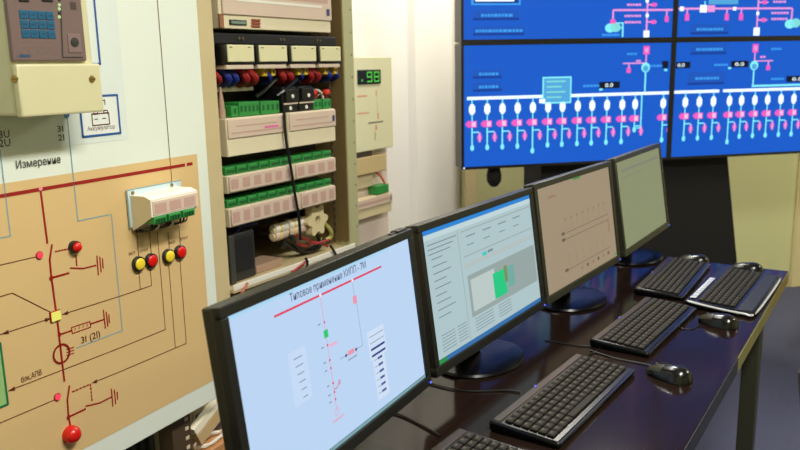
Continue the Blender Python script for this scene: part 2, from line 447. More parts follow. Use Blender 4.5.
def screen4(mb, fs):
    bg(mb, 'dim_green', (136, 142, 108))
    y = -.0006
    R = lambda x0, z0, x1, z1, m_: mb.rect(-SW/2+x0*SW, SH/2-z1*SH, -SW/2+x1*SW, SH/2-z0*SH, m_, y)
    g = em('m4g', (128, 128, 112)); R(.1, .10, .95, .13, g); R(.1, .19, .6, .20, g)
    for k in range(4): R(.12, .40+.08*k, .40, .405+.08*k, em('m4h', (134, 142, 112)))
monitor(0, 'nearest monitor of the row, pale blue diagram with a red line on its screen', screen1, blk, casing)
monitor(1, 'second nearest monitor, program window with a bright green block on screen', screen2, blk, casing)
monitor(2, 'third monitor from the viewer, with a dim tan diagram screen', screen3, casing, dkgrey)
monitor(3, 'farthest monitor of the row, with a blank greenish screen', screen4, casing, dkgrey)

# ------------------------------------------------------------------ keyboards
keym = mat('key_cap', (27, 23, 16), .6, spec=1.3)
legend = mat('key_legend', (74, 66, 44), .7)
silver = mat('silver_trim', (214, 216, 220), .3, .4)
bronze = mat('glossy_bronze', (40, 20, 13), .3)
navy_k = mat('blue_black_plastic', (16, 19, 27), .5)
def key_mesh(wd, dp):
    mb = MB(); mb.box(-wd/2, wd/2, -dp/2, dp/2, 0, .0055, keym, .0016, 2)
    mb.poly([(-wd*.22, -dp*.05, .0057), (wd*.12, -dp*.05, .0057), (wd*.12, dp*.26, .0057), (-wd*.22, dp*.26, .0057)], legend)
    for v in mb.bm.verts:
        if v.co.z > .0045: v.co.x *= .86; v.co.y *= .86
    return mb
KM = {}
kcase = mat('keyboard_black', (8, 9, 11), .25, spec=1.35)
def keyboard(px, py, yaw, L, W, label, style):
    """long side along local X, user side towards -Y"""
    t = thing('keyboard', label, 'keyboard', Frame((px, py, DZ), R_(90)+yaw), (0, 0, 0), 'keyboards on the desk')
    zf, zb = .012, .022                                # slopes up to the back
    mb = MB()
    mb.box(-L/2, L/2, -W/2, W/2, .001, .014, kcase, .006, 3)
    for v in mb.bm.verts:
        if v.co.z > .006: v.co.z += (v.co.y+W/2)/W*(zb-zf)
    mb.build('case', t)
    if style == 'wide':
        mb = MB()
        pts = [(-L/2+.004, W/2-.01, .020), (-L/2-.001, 0, .013), (-L/2+.0, -W/2+.03, .009), (-L/2+.012, -W/2+.003, .008), (0, -W/2-.002, .008), (L/2-.012, -W/2+.003, .008), (L/2, -W/2+.03, .009), (L/2-.002, 0, .013)]
        mb.tube(pts, .0032, silver, 8); mb.build('silver_rim', t, 'silver rim')
        mb = MB(); 
        for k in range(9):
            x = -L/2+.03+k*.028; mb.box(x, x+.022, W/2-.026, W/2-.010, .0255, .0275, silver, .001)
        mb.build('media_key_strip', t, 'silver media keys')
        y0, y1, x0, x1 = -W/2+.055, W/2-.034, -L/2+.02, L/2-.02
        mb = MB(); mb.box(-L/2+.012, L/2-.012, -W/2+.008, -W/2+.048, .0135, .0165, navy_k, .002); mb.build('palm_rest', t)
    else:
        mb = MB(); mb.box(-L/2+.008, L/2-.008, W/2-.024, W/2-.006, .0205, .0245, bronze, .002)
        mb.build('media_strip', t, 'glossy brown strip')
        y0, y1, x0, x1 = -W/2+.016, W/2-.028, -L/2+.012, L/2-.012
        mb = MB(); mb.cyl((-.02, W/2-.008, .0235), (-.02, W/2-.008, .0262), .0022, mat('led_blue', (90, 110, 255), emit=1.6)); mb.build('status_light', t, 'blue light')
    rows = 6; dp = (y1-y0)/rows; ncol = 17; wd = (x1-x0)/ncol
    kk = (round(wd, 4), round(dp, 4))
    first = None
    for r in range(rows):
        yk = y0+dp*(r+.5); zk = zf+.0015+(yk+W/2)/W*(zb-zf)
        if r == 0: cols = [0, 1, 2, 3, 9, 10, 11, 12, 13, 14, 15, 16]
        else: cols = range(ncol)
        for c in cols:
            xk = x0+wd*(c+.5)
            if first is None:
                mb = key_mesh(wd*.9, dp*.88); first = mb.build('key', None); o = first
            else:
                o = first.copy(); link(o)
            o.parent = t; o.location = (xk, yk, zk)
        if r == 0:
            mb = MB(); mb.box(x0+wd*4.05, x0+wd*8.95, yk-dp*.44, yk+dp*.44, zk, zk+.0055, keym, .0016); mb.build('space_bar', t)
    if style != 'wide':
        mb = MB(); mb.box(-L/2+.006, L/2-.006, -W/2-.001, -W/2+.005, .008, .0135, mat('bright_edge', (60, 62, 66), .15, .6), .002); mb.build('front_edge', t, 'shiny front edge')
    return t
keyboard(-.552, 1.490, -.033, .432, .148, 'glossy black keyboard in front of the second nearest monitor', 'slim')
keyboard(-.539, 2.032, -.040, .430, .150, 'black keyboard lying in front of the third monitor', 'slim')
keyboard(-.594, 2.550, .033, .450, .148, 'dim blue-black keyboard in front of the farthest monitor', 'slim')
keyboard(-.397, 2.492, -.021, .462, .190, 'wide black keyboard with silver rim at the far desk corner', 'wide')
pk = on_z(450, 434, DZ); 
keyboard(pk.x+.092, pk.y-.222, -.02, .432, .148, 'keyboard mostly cut off by the bottom edge of the picture', 'slim')

def mouse(px, py, rz, label):
    t = thing('computer_mouse', label, 'mouse', Frame((px, py, DZ), rz), (0, 0, 0), 'computer mice on the desk')
    def shellgeo(mb, ma, x0=-1, x1=1, inset=0, ymax=1.0, ymin=-1.0):
        n, k = 20, 14; G = []
        for i in range(n+1):
            v = ymin+(ymax-ymin)*i/n; row = []
            wv = math.sqrt(max(0, 1-abs(v)**2.6))
            hv = (1-.30*v-.10*v*v)*math.sqrt(max(0, 1-abs(v)**3.2))
            for j in range(k+1):
                u = x0+(x1-x0)*j/k
                hz = max(0, 1-abs(u)**2.4)**.5
                row.append(mb.bm.verts.new((u*wv*(.031-.004*v)+0, v*.055, .0015+(.036*hv*.88*hz+.0))+(Vector((0, 0, inset)) if False else Vector((0,0,0))) if False else Vector((u*wv*(.031-.004*v), v*.055, .0015+.029*hv*hz+inset))))
            G.append(row)
        fs = []
        for i in range(n):
            for j in range(k):
                try: fs.append(mb.bm.faces.new((G[i][j], G[i][j+1], G[i+1][j+1], G[i+1][j])))
                except ValueError: pass
        mb._fin(fs, ma, True)
    mb = MB(); shellgeo(mb, mat('mouse_black', (12, 11, 11), .2))
    bmesh.ops.remove_doubles(mb.bm, verts=mb.bm.verts, dist=.0002)
    es = [e for e in mb.bm.edges if e.is_boundary]
    bmesh.ops.holes_fill(mb.bm, edges=es, sides=0); mb.build('shell', t)
    for s in (-1, 1):
        mb = MB(); shellgeo(mb, mat('mouse_button', (46, 43, 32), .3), *((-.85, -.12) if s < 0 else (.12, .85)), inset=.0009, ymin=.12, ymax=.92); mb.build('mouse_button', t)
    mb = MB(); mb.cyl((-.004, .031, .0195), (.004, .031, .0195), .006, dkgrey, seg=18); mb.build('scroll_wheel', t)
mouse(-.402, 1.722, R_(74), 'black mouse beside the second keyboard, near the desk middle')
mouse(-.382, 2.158, R_(76), 'black mouse in front of the silver rimmed keyboard')
p_ = on_z(747, 270, DZ); mouse(p_.x-.0, min(p_.y, DY1-.07), R_(95), 'black mouse at the far right corner of the desk')
p_ = on_z(692, 267, DZ); mouse(p_.x-.01, DY1-.036, R_(94), 'black mouse behind the keyboard of the farthest monitor')

# ------------------------------------------------------------------ desk cables
def cable(pix, r, label, ma=blk, lift=.0, name='cable'):
    mb = MB(); mb.tube([tuple(on_z(x, y, DZ)+Vector((0, 0, r+.0006+(lift if 0 < i < len(pix)-1 else 0)))) for i, (x, y) in enumerate(pix)], r, ma)
    return solo(mb, name, label, 'cable', 'thin cables lying on the desk')
cable([(416, 378), (432, 385), (466, 392), (505, 391.5), (520, 393)], .0022, 'dark cable running from the nearest monitor toward the nearest keyboard')
cable([(380, 412), (400, 416), (424, 428), (440, 437)], .0022, 'dark cable leading to the keyboard cut off at the bottom')
cable([(590, 351), (615, 359), (640, 364), (653, 367)], .0016, 'mouse cable passing the front of the third keyboard', dkgrey)
cable([(547, 386), (565, 372), (578, 361), (600, 349), (575, 346), (545, 341)], .0016, 'cable looping behind the nearest full keyboard')
cable([(700, 326), (690, 330), (676, 326), (664, 308)], .0014, 'mouse cable curling between the two far keyboards')
q = on_z(413, 381, DZ)
SH = MON[0][5]; fm1 = Frame((-.7512, .981, .9867), R_(90)+.0839, .1218)
mb = MB()
mb.box(.235, .272, .002, .020, SH/2+.0145, SH/2+.0205, blk, .002)
mb.box(.215, .24, .006, .014, SH/2+.0146, SH/2+.0185, blk, .001)
solo(mb, 'cable_clip', 'small black clip on the top corner of the nearest monitor', 'clip', fr=fm1)

# ------------------------------------------------------------------ mimic board
bx, bd = -1.35, R_(5)
r = cF*F_PX+cR*(207-400)+cU*(225-150); pt = CAM+r*(bx/r.x)
BF = Frame((pt.x, pt.y, 0), R_(95))
PB = BF.at
board_m = mat('board_white', (222, 228, 216), .35, noise=.02, scale=4)
plate_m = mat('board_beige_print', (214, 182, 128), .4, noise=.03, scale=6)
bluish = mat('board_blue_print', (214, 222, 216), .35)
dred = mat('print_dark_red', (150, 24, 22), .4); brn = mat('print_brown', (92, 40, 22), .45); skyb = mat('print_sky_blue', (110, 160, 178), .4)
dblu = mat('print_blue', (38, 84, 150), .4); txt = mat('print_black', (40, 36, 32), .5)
xr = PB(197, 0)[0]*.34+PB(207, 150)[0]*.33+PB(217, 298)[0]*.33
zbm = (PB(217, 400)[1]+PB(150, 434.7)[1])/2
xl = xr-1.25
print('BOARD', pt, 'xr', xr, 'bottom', zbm)
board = thing('mimic_board', 'tall white board with a red and black switchgear diagram and button lamps', 'control board', BF, (xr-.6, 0, zbm))
mb = MB(); mb.box(xl, xr, .0, .03, zbm, 2.35, board_m, .003)
mb.build('backing_board', board)
xpr = (PB(194, 155)[0]+PB(206, 298)[0]+PB(216, 376)[0])/3; zpt = (PB(194, 155)[1]+PB(0, 183)[1])/2; zpb = (PB(217, 379)[1]+PB(80, 450)[1])/2
mb = MB(); pass
mb.rect(xl+.05, zpb, xpr, zpt, plate_m, -.0006)
mb.rect(xl+.05, PB(68, 146)[1], PB(125, 100)[0], 2.3, bluish, -.0006)
def L(px, wd, ma, k=0): mb.line([PB(*q) for q in px], wd, ma, -.0012-.0004*k)
def LZ(px, wd, ma, k=0):   # snapped to the board's own verticals and horizontals
    pts = [list(PB(*q)) for q in px]
    for i in range(1, len(pts)):
        if abs(pts[i][0]-pts[i-1][0]) < abs(pts[i][1]-pts[i-1][1])*.3: pts[i][0] = pts[i-1][0]
        elif abs(pts[i][1]-pts[i-1][1]) < abs(pts[i][0]-pts[i-1][0])*.25: pts[i][1] = pts[i-1][1]
    mb.line(pts, wd, ma, -.0012-.0004*k)
def arrow(tip, tail, s=.008):
    a = Vector(PB(*tip)); b = Vector(PB(*tail)); d = (b-a).normalized(); n = Vector((-d.y, d.x))
    c = a+d*s*1.7
    mb.poly([(a.x, -.0016, a.y), (c.x+n.x*s*.5, -.0016, c.y+n.y*s*.5), (c.x-n.x*s*.5, -.0016, c.y-n.y*s*.5)], brn)
def T(s_, x0, y0, x1, y1, h, ma=txt): 
    a = PB(x0, y0); b_ = PB(x1, y1); mb.text(s_, a[0], (a[1]+b_[1])/2, b_[0]-a[0], h, ma, -.0014)
L([(-20, 199.5), (184, 165)], .0068, dred); L([(187, 164.4), (191.5, 163.7)], .0066, dred)
L([(157, 0), (171.5, 182)], .0016, brn); L([(155, -25), (157, 0)], .0016, brn)
mb.disc(PB(40, 188.5), .004, mat('print_pink', (226, 150, 150), .4), -.002)
L([(40, 189), (47, 243)], .0042, dred)
L([(51.5, 245), (49.3, 260), (51, 277), (57, 321), (64, 381)], .0042, dred)
for a, b_ in (((55, 251.5), (70, 248.5)), ((75.5, 255), (76.5, 266.7)), ((72, 391.7), (90, 384)), ((90, 384), (91.8, 402))):
    for k in range(5):
        t0, t1 = k/5, k/5+.11
        L([(a[0]+(b_[0]-a[0])*t0, a[1]+(b_[1]-a[1])*t0), (a[0]+(b_[0]-a[0])*t1, a[1]+(b_[1]-a[1])*t1)], .003, dred)
L([(70, 268), (82.7, 268.5), (95.5, 265.3)], .0032, dred)
for p1, p2 in (((96.5, 256), (98, 274.7)), ((99.3, 257), (100.8, 272)), ((102, 258.7), (102.8, 268)), ((103, 310), (105, 328)), ((105.8, 312), (107.4, 326)), ((108.4, 314.7), (109, 322.7)), ((111, 389), (112.5, 406)), ((114, 390), (115.3, 403.6)), ((116.8, 392), (117.3, 399))):
    L([p1, p2], .003, dred)
mb.disc(PB(50.7, 278), .0045, dred, -.002); L([(50.7, 278), (68.5, 273)], .004, dred)
L([(0, 265), (37, 256.5)], .0018, brn); L([(-12, 268), (0, 265)], .0018, brn)
L([(-10, 299), (0, 296.5), (12, 293), (51, 312.5)], .0018, brn)
L([(-8, 337), (1.3, 334), (49, 318.7)], .0018, brn); arrow((1, 334), (10, 331)); arrow((51, 318), (40, 321.5))
L([(62, 314.3), (120, 296), (151.3, 285.5)], .0018, brn); arrow((61.5, 314.4), (75, 310)); 
mb.disc(PB(59, 334.5), .004, dred, -.002)
L([(59, 334.7), (70.7, 330.7)], .0032, dred)
L([(71, 327.5), (89.5, 321.5), (90.3, 327), (72, 333.5), (71, 327.5)], .0022, dred)
for k in range(4): L([(74.5+4*k, 330.2-1.3*k), (75+4*k, 328-1.3*k)], .0018, dred)
L([(90, 324), (104, 319.2)], .0032, dred)
mb.ring(PB(61, 353.6), .0178, .004, dred, -.0018)
for k in range(3): L([(66.5, 349.5+3*k), (73.5, 347+3*k)], .0022, dred)
L([(76, 348), (122, 330.5)], .002, skyb); LZ([(122, 330.5), (118, 300), (109.5, 214.5)], .002, skyb); L([(109.5, 214.5), (77.5, 221)], .002, skyb); LZ([(77.5, 221), (69, 150), (66, 115)], .002, skyb)
mb.disc(PB(66, 115), .006, mat('print_mid_blue', (60, 120, 170), .4), -.002)
L([(-5, 239), (10, 236)], .002, skyb); LZ([(10, 236), (2.5, 170), (0, 150)], .002, skyb)
L([(8, 390.7), (114, 350), (165, 329.5)], .0018, brn); arrow((7.5, 391), (20, 386))
LZ([(165, 329.5), (157.5, 241), (156.5, 232)], .0016, brn)
L([(92, 382.7), (120, 371.5), (170, 350), (186, 343.3)], .0018, brn); arrow((91, 383), (104, 378))
LZ([(186, 343.3), (179, 257)], .0016, brn); LZ([(175, 347.5), (168, 261)], .0016, brn)
LZ([(140, 288.5), (138.5, 271)], .0016, brn); LZ([(151.3, 285.5), (151, 267)], .0016, brn)
for a, b_ in (((134.7, 226), (138.6, 259)), ((147.5, 232), (151, 255)), ((167, 232), (169, 250)), ((177.5, 226), (180, 246))): LZ([b_, a], .0018, txt)
L([(69, 386), (67, 400), (68, 416), (70.4, 428)], .004, dred)
L([(85.5, 406), (99, 403), (111, 397)], .0032, dred); L([(68, 417), (85, 409)], .004, dred); mb.disc(PB(68, 417), .0045, dred, -.002)
L([(-10, 427), (0, 422.7), (56, 399)], .0018, brn)
gp = [PB(-25, 345), PB(0, 343), PB(7.5, 402), PB(-10, 412)]
gx = PB(3.5, 373)[0]; zt_ = PB(0, 343)[1]; zb_ = PB(7.5, 404)[1]
mb.rect(gx-.25, zb_, gx, zt_, mat('print_pale_green', (150, 190, 120), .4), -.0012)
mb.line([(gx-.25, zt_), (gx, zt_), (gx, zb_), (gx-.25, zb_)], .004, mat('print_green', (20, 110, 70), .4), -.0016)
# upper part of the board
xbl = PB(96.5, 30)[0]; mb.line([(xbl, 2.3), (xbl, PB(100, 64)[1]), (xbl-.05, PB(100, 64)[1])], .0045, dblu, -.0014)
q0 = PB(117.5, 95); q1 = PB(119, 133); q2 = PB(82.5, 137)
zz0 = q0[1]; zz1 = (q1[1]+q2[1])/2; xx1 = (q0[0]+q1[0])/2; xx0 = q2[0]
mb.rect(xx0, zz1, xx1, zz0, mat('board_box_grey', (222, 226, 220), .4), -.0012); mb.line([(xx0, zz1), (xx1, zz1), (xx1, zz0), (xx0, zz0), (xx0, zz1)], .0045, dblu, -.0016)
def rc(x0, y0, x1, y1, ma, wd=.0022):
    a = PB(x0, y0); b_ = PB(x1, y1); mb.line([(a[0], a[1]), (b_[0], a[1]), (b_[0], b_[1]), (a[0], b_[1]), (a[0], a[1])], wd, ma, -.002)
rc(91, 114, 109, 124, brn); rc(93, 111.5, 97, 114, brn, .0018); rc(103, 110.5, 107, 113, brn, .0018)
L([(94, 119.3), (97, 119)], .0016, brn, 2); L([(102, 118.5), (105, 118.2)], .0016, brn, 2)
T('Аккумулятор', 87, 131, 114.5, 128.5, .0085, brn)
L([(101, 100.5), (104, 100)], .002, brn, 2); L([(104, 100), (104.3, 104.5)], .002, brn, 2)
T('3U', -1, 138.3, 9.3, 137.3, .0135); T('2U', -1, 147, 10.3, 146, .0135)
T('3I', 57, 132, 63, 131.3, .0115); T('2I', 58, 140.8, 64, 140, .0115)
T('Измерение', 16, 168, 60.5, 163.5, .0145)
T('3I (2I)', 81, 343, 100, 337, .014, brn)
T('блк.АПВ', 21, 382, 41.5, 375, .011, brn)
T('ВКЛ', 128.5, 255.3, 134.5, 254, .006, brn); T('ОТКЛ', 139.5, 252.5, 147.5, 250.7, .006, brn); T('ВКЛ', 169, 244.3, 174.5, 243, .006, brn); T('ОТКЛ', 180, 240.3, 187, 238.8, .006, brn)
# yellow square at the crossing
mb.build('printed_diagram', board)
def lamp(x, y, r, ma, name, ringm=None, label=None, dome=.5, h0=.006):
    c = PB(x, y, .006); mb = MB()
    mb.lathe((c[0], 0, c[1]), (0, -1, 0), [(0, r*.98), (h0, r), (h0+r*.35*dome, r*.93), (h0+r*.7*dome, r*.6), (h0+r*.85*dome, 0)], ma, 24)
    o = mb.build(name, board, label)
    if ringm:
        mb = MB(); mb.lathe((c[0], 0, c[1]), (0, -1, 0), [(0, r*1.25), (h0*.8, r*1.25), (h0*.95, r*1.15), (h0*.9, r*1.0)], ringm, 24); mb.build('bezel_ring', o, 'black ring')
    return o
yl = mat('lamp_yellow', (236, 208, 50), .3); rl = mat('lamp_red', (214, 24, 18), .3)
lamp(139.2, 264, .0128, yl, 'button_lamp', blk, 'yellow lamp', .3, .010); lamp(151.7, 260.7, .0128, rl, 'button_lamp', blk, 'red lamp', .3, .010)
lamp(169, 256.3, .0128, yl, 'button_lamp', blk, 'yellow lamp', .3, .010); lamp(180.7, 252.2, .0128, rl, 'button_lamp', blk, 'red lamp', .3, .010)
lamp(75.2, 247, .0095, rl, 'button_lamp', blk, 'red lamp', .8, .012)
pkl = mat('led_pink', (255, 70, 90), emit=1.0)
lamp(41, 255.5, .0060, pkl, 'signal_led', dred, 'lit pinkish red light', .9, .003); lamp(59, 397.3, .0060, pkl, 'signal_led', dred, 'lit pinkish red light', .9, .003)
lamp(71.5, 434.5, .0178, mat('ball_red', (206, 26, 16), .28), 'domed_lamp', None, 'large red dome', 1.2, .006)
c = PB(56, 316, .004); mb = MB(); mb.box(c[0]-.0118, c[0]+.0118, -.004, 0, c[1]-.0105, c[1]+.0105, dred, .002); o = mb.build('square_lamp', board, 'dark red framed square lamp')
mb = MB(); mb.box(c[0]-.0100, c[0]+.0100, -.0060, -.004, c[1]-.0089, c[1]+.0089, mat('lamp_lit_yellow', (246, 240, 110), emit=.9), .002); mb.build('lamp_face', o, 'lit yellow face')
# slotted posts that carry the board
pxa, pxb = BF.at(172, 430, -.036)[0], BF.at(191, 430, -.036)[0]
for xs, wd in (((pxa+pxb)/2, pxb-pxa), (xr-.55, .04), (xr-1.05, .04)):
    t = thing('slotted_post', ['slotted steel post under the right end of the diagram board', 'slotted steel post hidden behind the middle of the board', 'slotted steel post behind the left part of the board'][0 if xr-xs < .4 else 1 if xr-xs < .8 else 2], 'post', BF, (xs, .05, 0), 'steel posts carrying the board')
    mb = MB(); mb.box(xs-wd/2, xs+wd/2, .036, .040, 0, 2.2, rail_m); mb.box(xs-wd/2, xs-wd/2+.004, .04, .08, 0, 2.2, rail_m); mb.build('post_angle', t)
    mb = MB()
    for k in range(30): mb.box(xs+wd*.18, xs+wd*.36, .0345, .0362, .06+k*.024, .068+k*.024, mat('slot_light', (214, 196, 160), .5))
    mb.build('slot_row', t)

# ------------------------------------------------------------------ controller on the board
DC = .085
PC = lambda x, y, d=DC: BF.at(x, y, d)
cl = (PC(11, 62)[0]+PC(22, 115)[0]+PC(3, 16)[0])/3; cr_ = (PC(94, 64)[0]+PC(101, 111)[0])/2; cbz = (PC(101, 111)[1]+PC(24, 115.5)[1])/2; cmz = (PC(94, 62)[1]+PC(12, 63)[1])/2
yellowp = mat('controller_casing', (204, 198, 158), .4); grape = mat('controller_face', (112, 92, 88), .4)
t = thing('controller_unit', 'beige controller box with blue keypad mounted at the top left of the board', 'controller', BF, ((cl+cr_)/2, 0, cbz))
mb = MB(); mb.box(cl, cr_, -DC+.004, -.002, cbz+.0, cmz+.33, yellowp, .006, 2); mb.build('housing', t)
mb = MB(); mb.box(cl+.001, cr_+.004, -DC-.008, -DC+.006, cbz-.002, cmz-.002, yellowp, .004); o = mb.build('terminal_cover', t)
for px_ in (14, 91.6):
    s = PC(px_, 79, DC+.008); mb = MB(); mb.lathe((s[0], -DC-.0075, s[1]), (0, -1, 0), [(0, .006), (.002, .0062), (.004, .005), (.0045, 0)], brass, 16); mb.box(s[0]-.005, s[0]+.005, -DC-.0125, -DC-.0115, s[1]-.0007, s[1]+.0007, txt); mb.build('screw', o, 'brass screw')
fl = (PC(3, 16)[0]+PC(11, 61)[0])/2+.004; fr_ = (PC(80, 0)[0]+PC(85.5, 60)[0])/2
mb = MB(); mb.box(fl, fr_, -DC-.004, -DC+.006, cmz+.002, cmz+.31, grape, .003)
mb.line([(PC(59, 22)[0]+.003, PC(59, 5)[1]), (PC(61, 57.5)[0], PC(63, 57.5)[1]), (fr_-.01, PC(63, 57.5)[1])], .0022, txt, -DC-.0046)
c = PC(71.5, 6); mb.rect(c[0]-.006, c[1]-.006, c[0]+.006, c[1]+.006, mat('face_dark', (70, 56, 54), .4), -DC-.0046)
for k in range(4): c = PC(21+9*k, 49); mb.ring(c, .006, .001, mat('face_line', (140, 118, 110), .4), -DC-.0046)
mb.build('face_plate', t, 'purple-grey face plate')
KX0, KX1 = PC(17.5, 18)[0], PC(53, 25)[0]; KZ1, KZ0 = PC(36, 10.6)[1], PC(36, 38.8)[1]
kb = mat('keypad_blue', (18, 86, 120), .35)
for r in range(3):
    for c_ in range(4):
        w_ = (KX1-KX0)/4; h_ = (KZ1-KZ0)/3
        mb = MB(); mb.box(KX0+w_*c_+.0006, KX0+w_*(c_+1)-.0006, -DC-.0055, -DC-.003, KZ0+h_*r+.0006, KZ0+h_*(r+1)-.0006, kb, .001)
        mb.line([(KX0+w_*(c_+.3), KZ0+h_*(r+.5)), (KX0+w_*(c_+.7), KZ0+h_*(r+.5))], .0016, mat('key_print', (12, 58, 88), .4), -DC-.006); mb.build('key', t, 'blue key')
gl = mat('led_green', (190, 230, 150), emit=1.0)
for yy in (0, 5, 9, 13, 17):
    c = PC(57.6, yy); mb = MB(); mb.lathe((c[0], -DC-.003, c[1]), (0, -1, 0), [(0, .003), (.002, .0026), (.003, 0)], gl if yy in (5, 9, 17) else dkgrey, 12); mb.build('indicator_light', t)
c = PC(72.5, 43.5); mb = MB(); mb.box(c[0]-.013, c[0]+.014, -DC-.0055, -DC-.003, c[1]-.016, c[1]+.016, mat('face_raised', (124, 102, 98), .4), .004); o = mb.build('push_button', t, 'square grey-brown button')
mb = MB(); mb.lathe((c[0], -DC-.005, c[1]+.002), (0, -1, 0), [(0, .008), (.002, .0078), (.003, 0)], dkgrey, 20); mb.build('button_cap', o)
for x0, x1 in ((17, 27), (40, 51)):
    a = PC(x0, 1.5); b_ = PC(x1, 1.5); mb = MB(); mb.box(a[0], b_[0], -DC-.0065, -DC-.003, a[1], a[1]+.03, mat('face_black', (34, 28, 28), .3), .002); mb.build('display_window', t, 'small dark window')
mb = MB(); c = PC(23, 56); mb.rect(c[0]-.010, c[1]-.002, c[0]+.010, c[1]+.002, mat('logo_blue', (30, 70, 110), .4), -DC-.0046)
mb.text('•', c[0]-.016, c[1]-.002, .004, .003, mat('logo_blue', (30, 70, 110), .4), -DC-.0048); mb.build('emblem', t, 'small blue emblem')

# ------------------------------------------------------------------ terminal module on the board
MX = BF.at
mxl = (MX(125, 192)[0]+MX(128, 226)[0])/2; mxr = MX(179, 182)[0]; mzt = (MX(125, 190)[1]+MX(178.7, 180.5)[1])/2; mzb = MX(128, 228)[1]
t = thing('terminal_module', 'white relay module with green plugs fixed above the yellow and red lamps', 'module', BF, ((mxl+mxr)/2, 0, mzb))
mb = MB(); mb.box(mxl, mxr, -.006, -.002, mzb, mzt, mat('plate_pale_blue', (196, 214, 220), .4), .001)
mb.line([(mxl, mzb), (mxl, mzt), (mxr, mzt)], .002, skyb, -.0065); mb.build('back_plate', t)
D2 = .062
fl_, fr2 = MX(151, 209, D2)[0], MX(197.5, 197, D2)[0]
fzt = (MX(151, 201, D2)[1]+MX(197, 189.5, D2)[1])/2; fzb = (MX(152, 217.5, D2)[1]+MX(198, 206.5, D2)[1])/2
print('MODULE', mxl, mxr, mzt, mzb, 'front', fl_, fr2, fzt, fzb)
bzt = MX(134, 193, .006)[1]-.004; bzb = fzb-.032
prof = [(-.006, bzb), (-.006, bzt), (-.045, fzt+.006), (-D2, fzt), (-D2, fzb), (-.040, fzb-.014)]
mb = MB(); a0, a1 = fl_, fr2
for i in range(len(prof)):
    j = (i+1) % len(prof); mb.poly([(a0, prof[i][0], prof[i][1]), (a1, prof[i][0], prof[i][1]), (a1, prof[j][0], prof[j][1]), (a0, prof[j][0], prof[j][1])], white)
mb.poly([(a0, p[0], p[1]) for p in prof], cream2); mb.poly([(a1, p[0], p[1]) for p in prof][::-1], cream2)
bmesh.ops.recalc_face_normals(mb.bm, faces=mb.bm.faces); mb.build('housing', t)
mb = MB(); mb.box(a0+.004, a1-.002, -D2-.0015, -D2+.001, fzb+.002, fzt-.004, pinkp, .001)
for k in range(3):
    x = a0+.008+k*(a1-a0-.01)/3; mb.rect(x, fzb+.006, x+(a1-a0)/3-.012, fzt-.010, pinkt, -D2-.002)
mb.build('label_strip', t, 'pinkish label strip')
n_ = 3; w_ = (a1-a0-.012)/n_
for k in range(n_):
    x = a0+.004+w_*k
    mb = MB(); mb.box(x, x+w_-.006, -D2-.003, -.034, fzb-.016, fzb-.001, green, .002)
    for j in range(4): mb.box(x+.003+j*(w_-.012)/4, x+.003+(j+.6)*(w_-.012)/4, -D2-.006, -D2-.002, fzb-.013, fzb-.005, mat('green_dark', (26, 90, 44), .4))
    o = mb.build('plug_connector', t, 'green plug')
    for j in range(3):
        x2 = x+.006+j*(w_-.012)/3
        mb = MB(); mb.tube([(x2, -.05, fzb-.015), (x2+.001, -.046, fzb-.028), (x2-.002, -.028, fzb-.034), (x2, -.004, fzb-.036)], .0022, [blk, dkgrey, white][j]); mb.build('wire', o)
for x, y in ((132.5, 193), (171.5, 185)):
    s = MX(x, y, .006); mb = MB(); mb.lathe((s[0], -.006, s[1]), (0, -1, 0), [(0, .004), (.002, .0038), (.003, 0)], brass, 12); mb.build('screw', t, 'brass screw')

# ------------------------------------------------------------------ equipment rack
RX = -1.5
r = cF*F_PX+cR*(205-400)+cU*(225-10); pt = CAM+r*(RX/r.x)
RF = Frame((pt.x, pt.y, 0), R_(91.5))
RP = RF.at
rx1 = RP(356, 120)[0]; rx0 = RP(186, 150)[0]; oL = RP(217, 100)[0]*.5+RP(226, 200)[0]*.5; oR = RP(346, 100)[0]
shz = RP(231, 289)[1]
print('RACK', pt, rx0, rx1, oL, oR, 'shelf z', shz)
RD = .50
rk = thing('equipment_rack', 'tall open cream rack filled with rows of electrical modules', 'rack', RF, ((rx0+rx1)/2, .2, 0))
for a, b_, ma in ((rx0, oL, rackp), (oR, rx1, rackg)):
    mb = MB(); mb.box(a, b_, 0, .05, .0, 2.3, ma, .004)
    if ma is rackg:
        for k in range(26): mb.cyl(((a+b_)/2+.012, -.0005, .3+k*.07), ((a+b_)/2+.012, .002, .3+k*.07), .003, rail_m, seg=8)
    mb.build('front_post', rk)
mb = MB(); mb.box(oR+.004, rx1-.002, .05, RD, 0, 2.3, rackp, .003); mb.build('side_panel', rk)
mb = MB(); mb.box(rx0+.002, oL-.004, .05, RD, 0, 2.3, rackp, .003); mb.build('side_panel', rk)
mb = MB(); mb.box(rx0+.01, rx1-.01, RD-.012, RD, 0, 2.3, mat('rack_inside_dark', (40, 34, 28), .6)); mb.build('back_panel', rk)
mb = MB(); mb.box(rx0, rx1, 0, RD, 2.3, 2.33, rackp, .004); mb.build('top_panel', rk)
mb = MB(); mb.box(rx0, rx1, 0, RD, 0.0, .08, rackp, .004); mb.build('plinth', rk)
mp_y = .10                       # mounting plane of the equipment
mb = MB(); mb.box(oL-.003, oR+.003, mp_y+.03, mp_y+.034, shz+.115, 2.29, mat('mount_plate_dark', (38, 32, 26), .6)); mb.build('mounting_plate', rk, 'dark mounting plate')
for x in (RP(337.5, 60)[0],):
    mb = MB(); mb.box(oR-.006, oR-.0005, .004, .126, shz+.02, 2.28, mat('inner_side_shade', (118, 98, 60), .5)); mb.box(x+.001, x+.009, .035, .042, shz+.02, 2.28, rail_m)  # brown strip paints shade on the inner right side; perforated rail beside it
    for k in range(60):
        mb.box(x+.002, x+.006, .0335, .0352, shz+.05+k*.024, shz+.062+k*.024, mat('hole_dark', (20, 16, 14), .7))
    mb.build('rail_and_side_shade', rk)
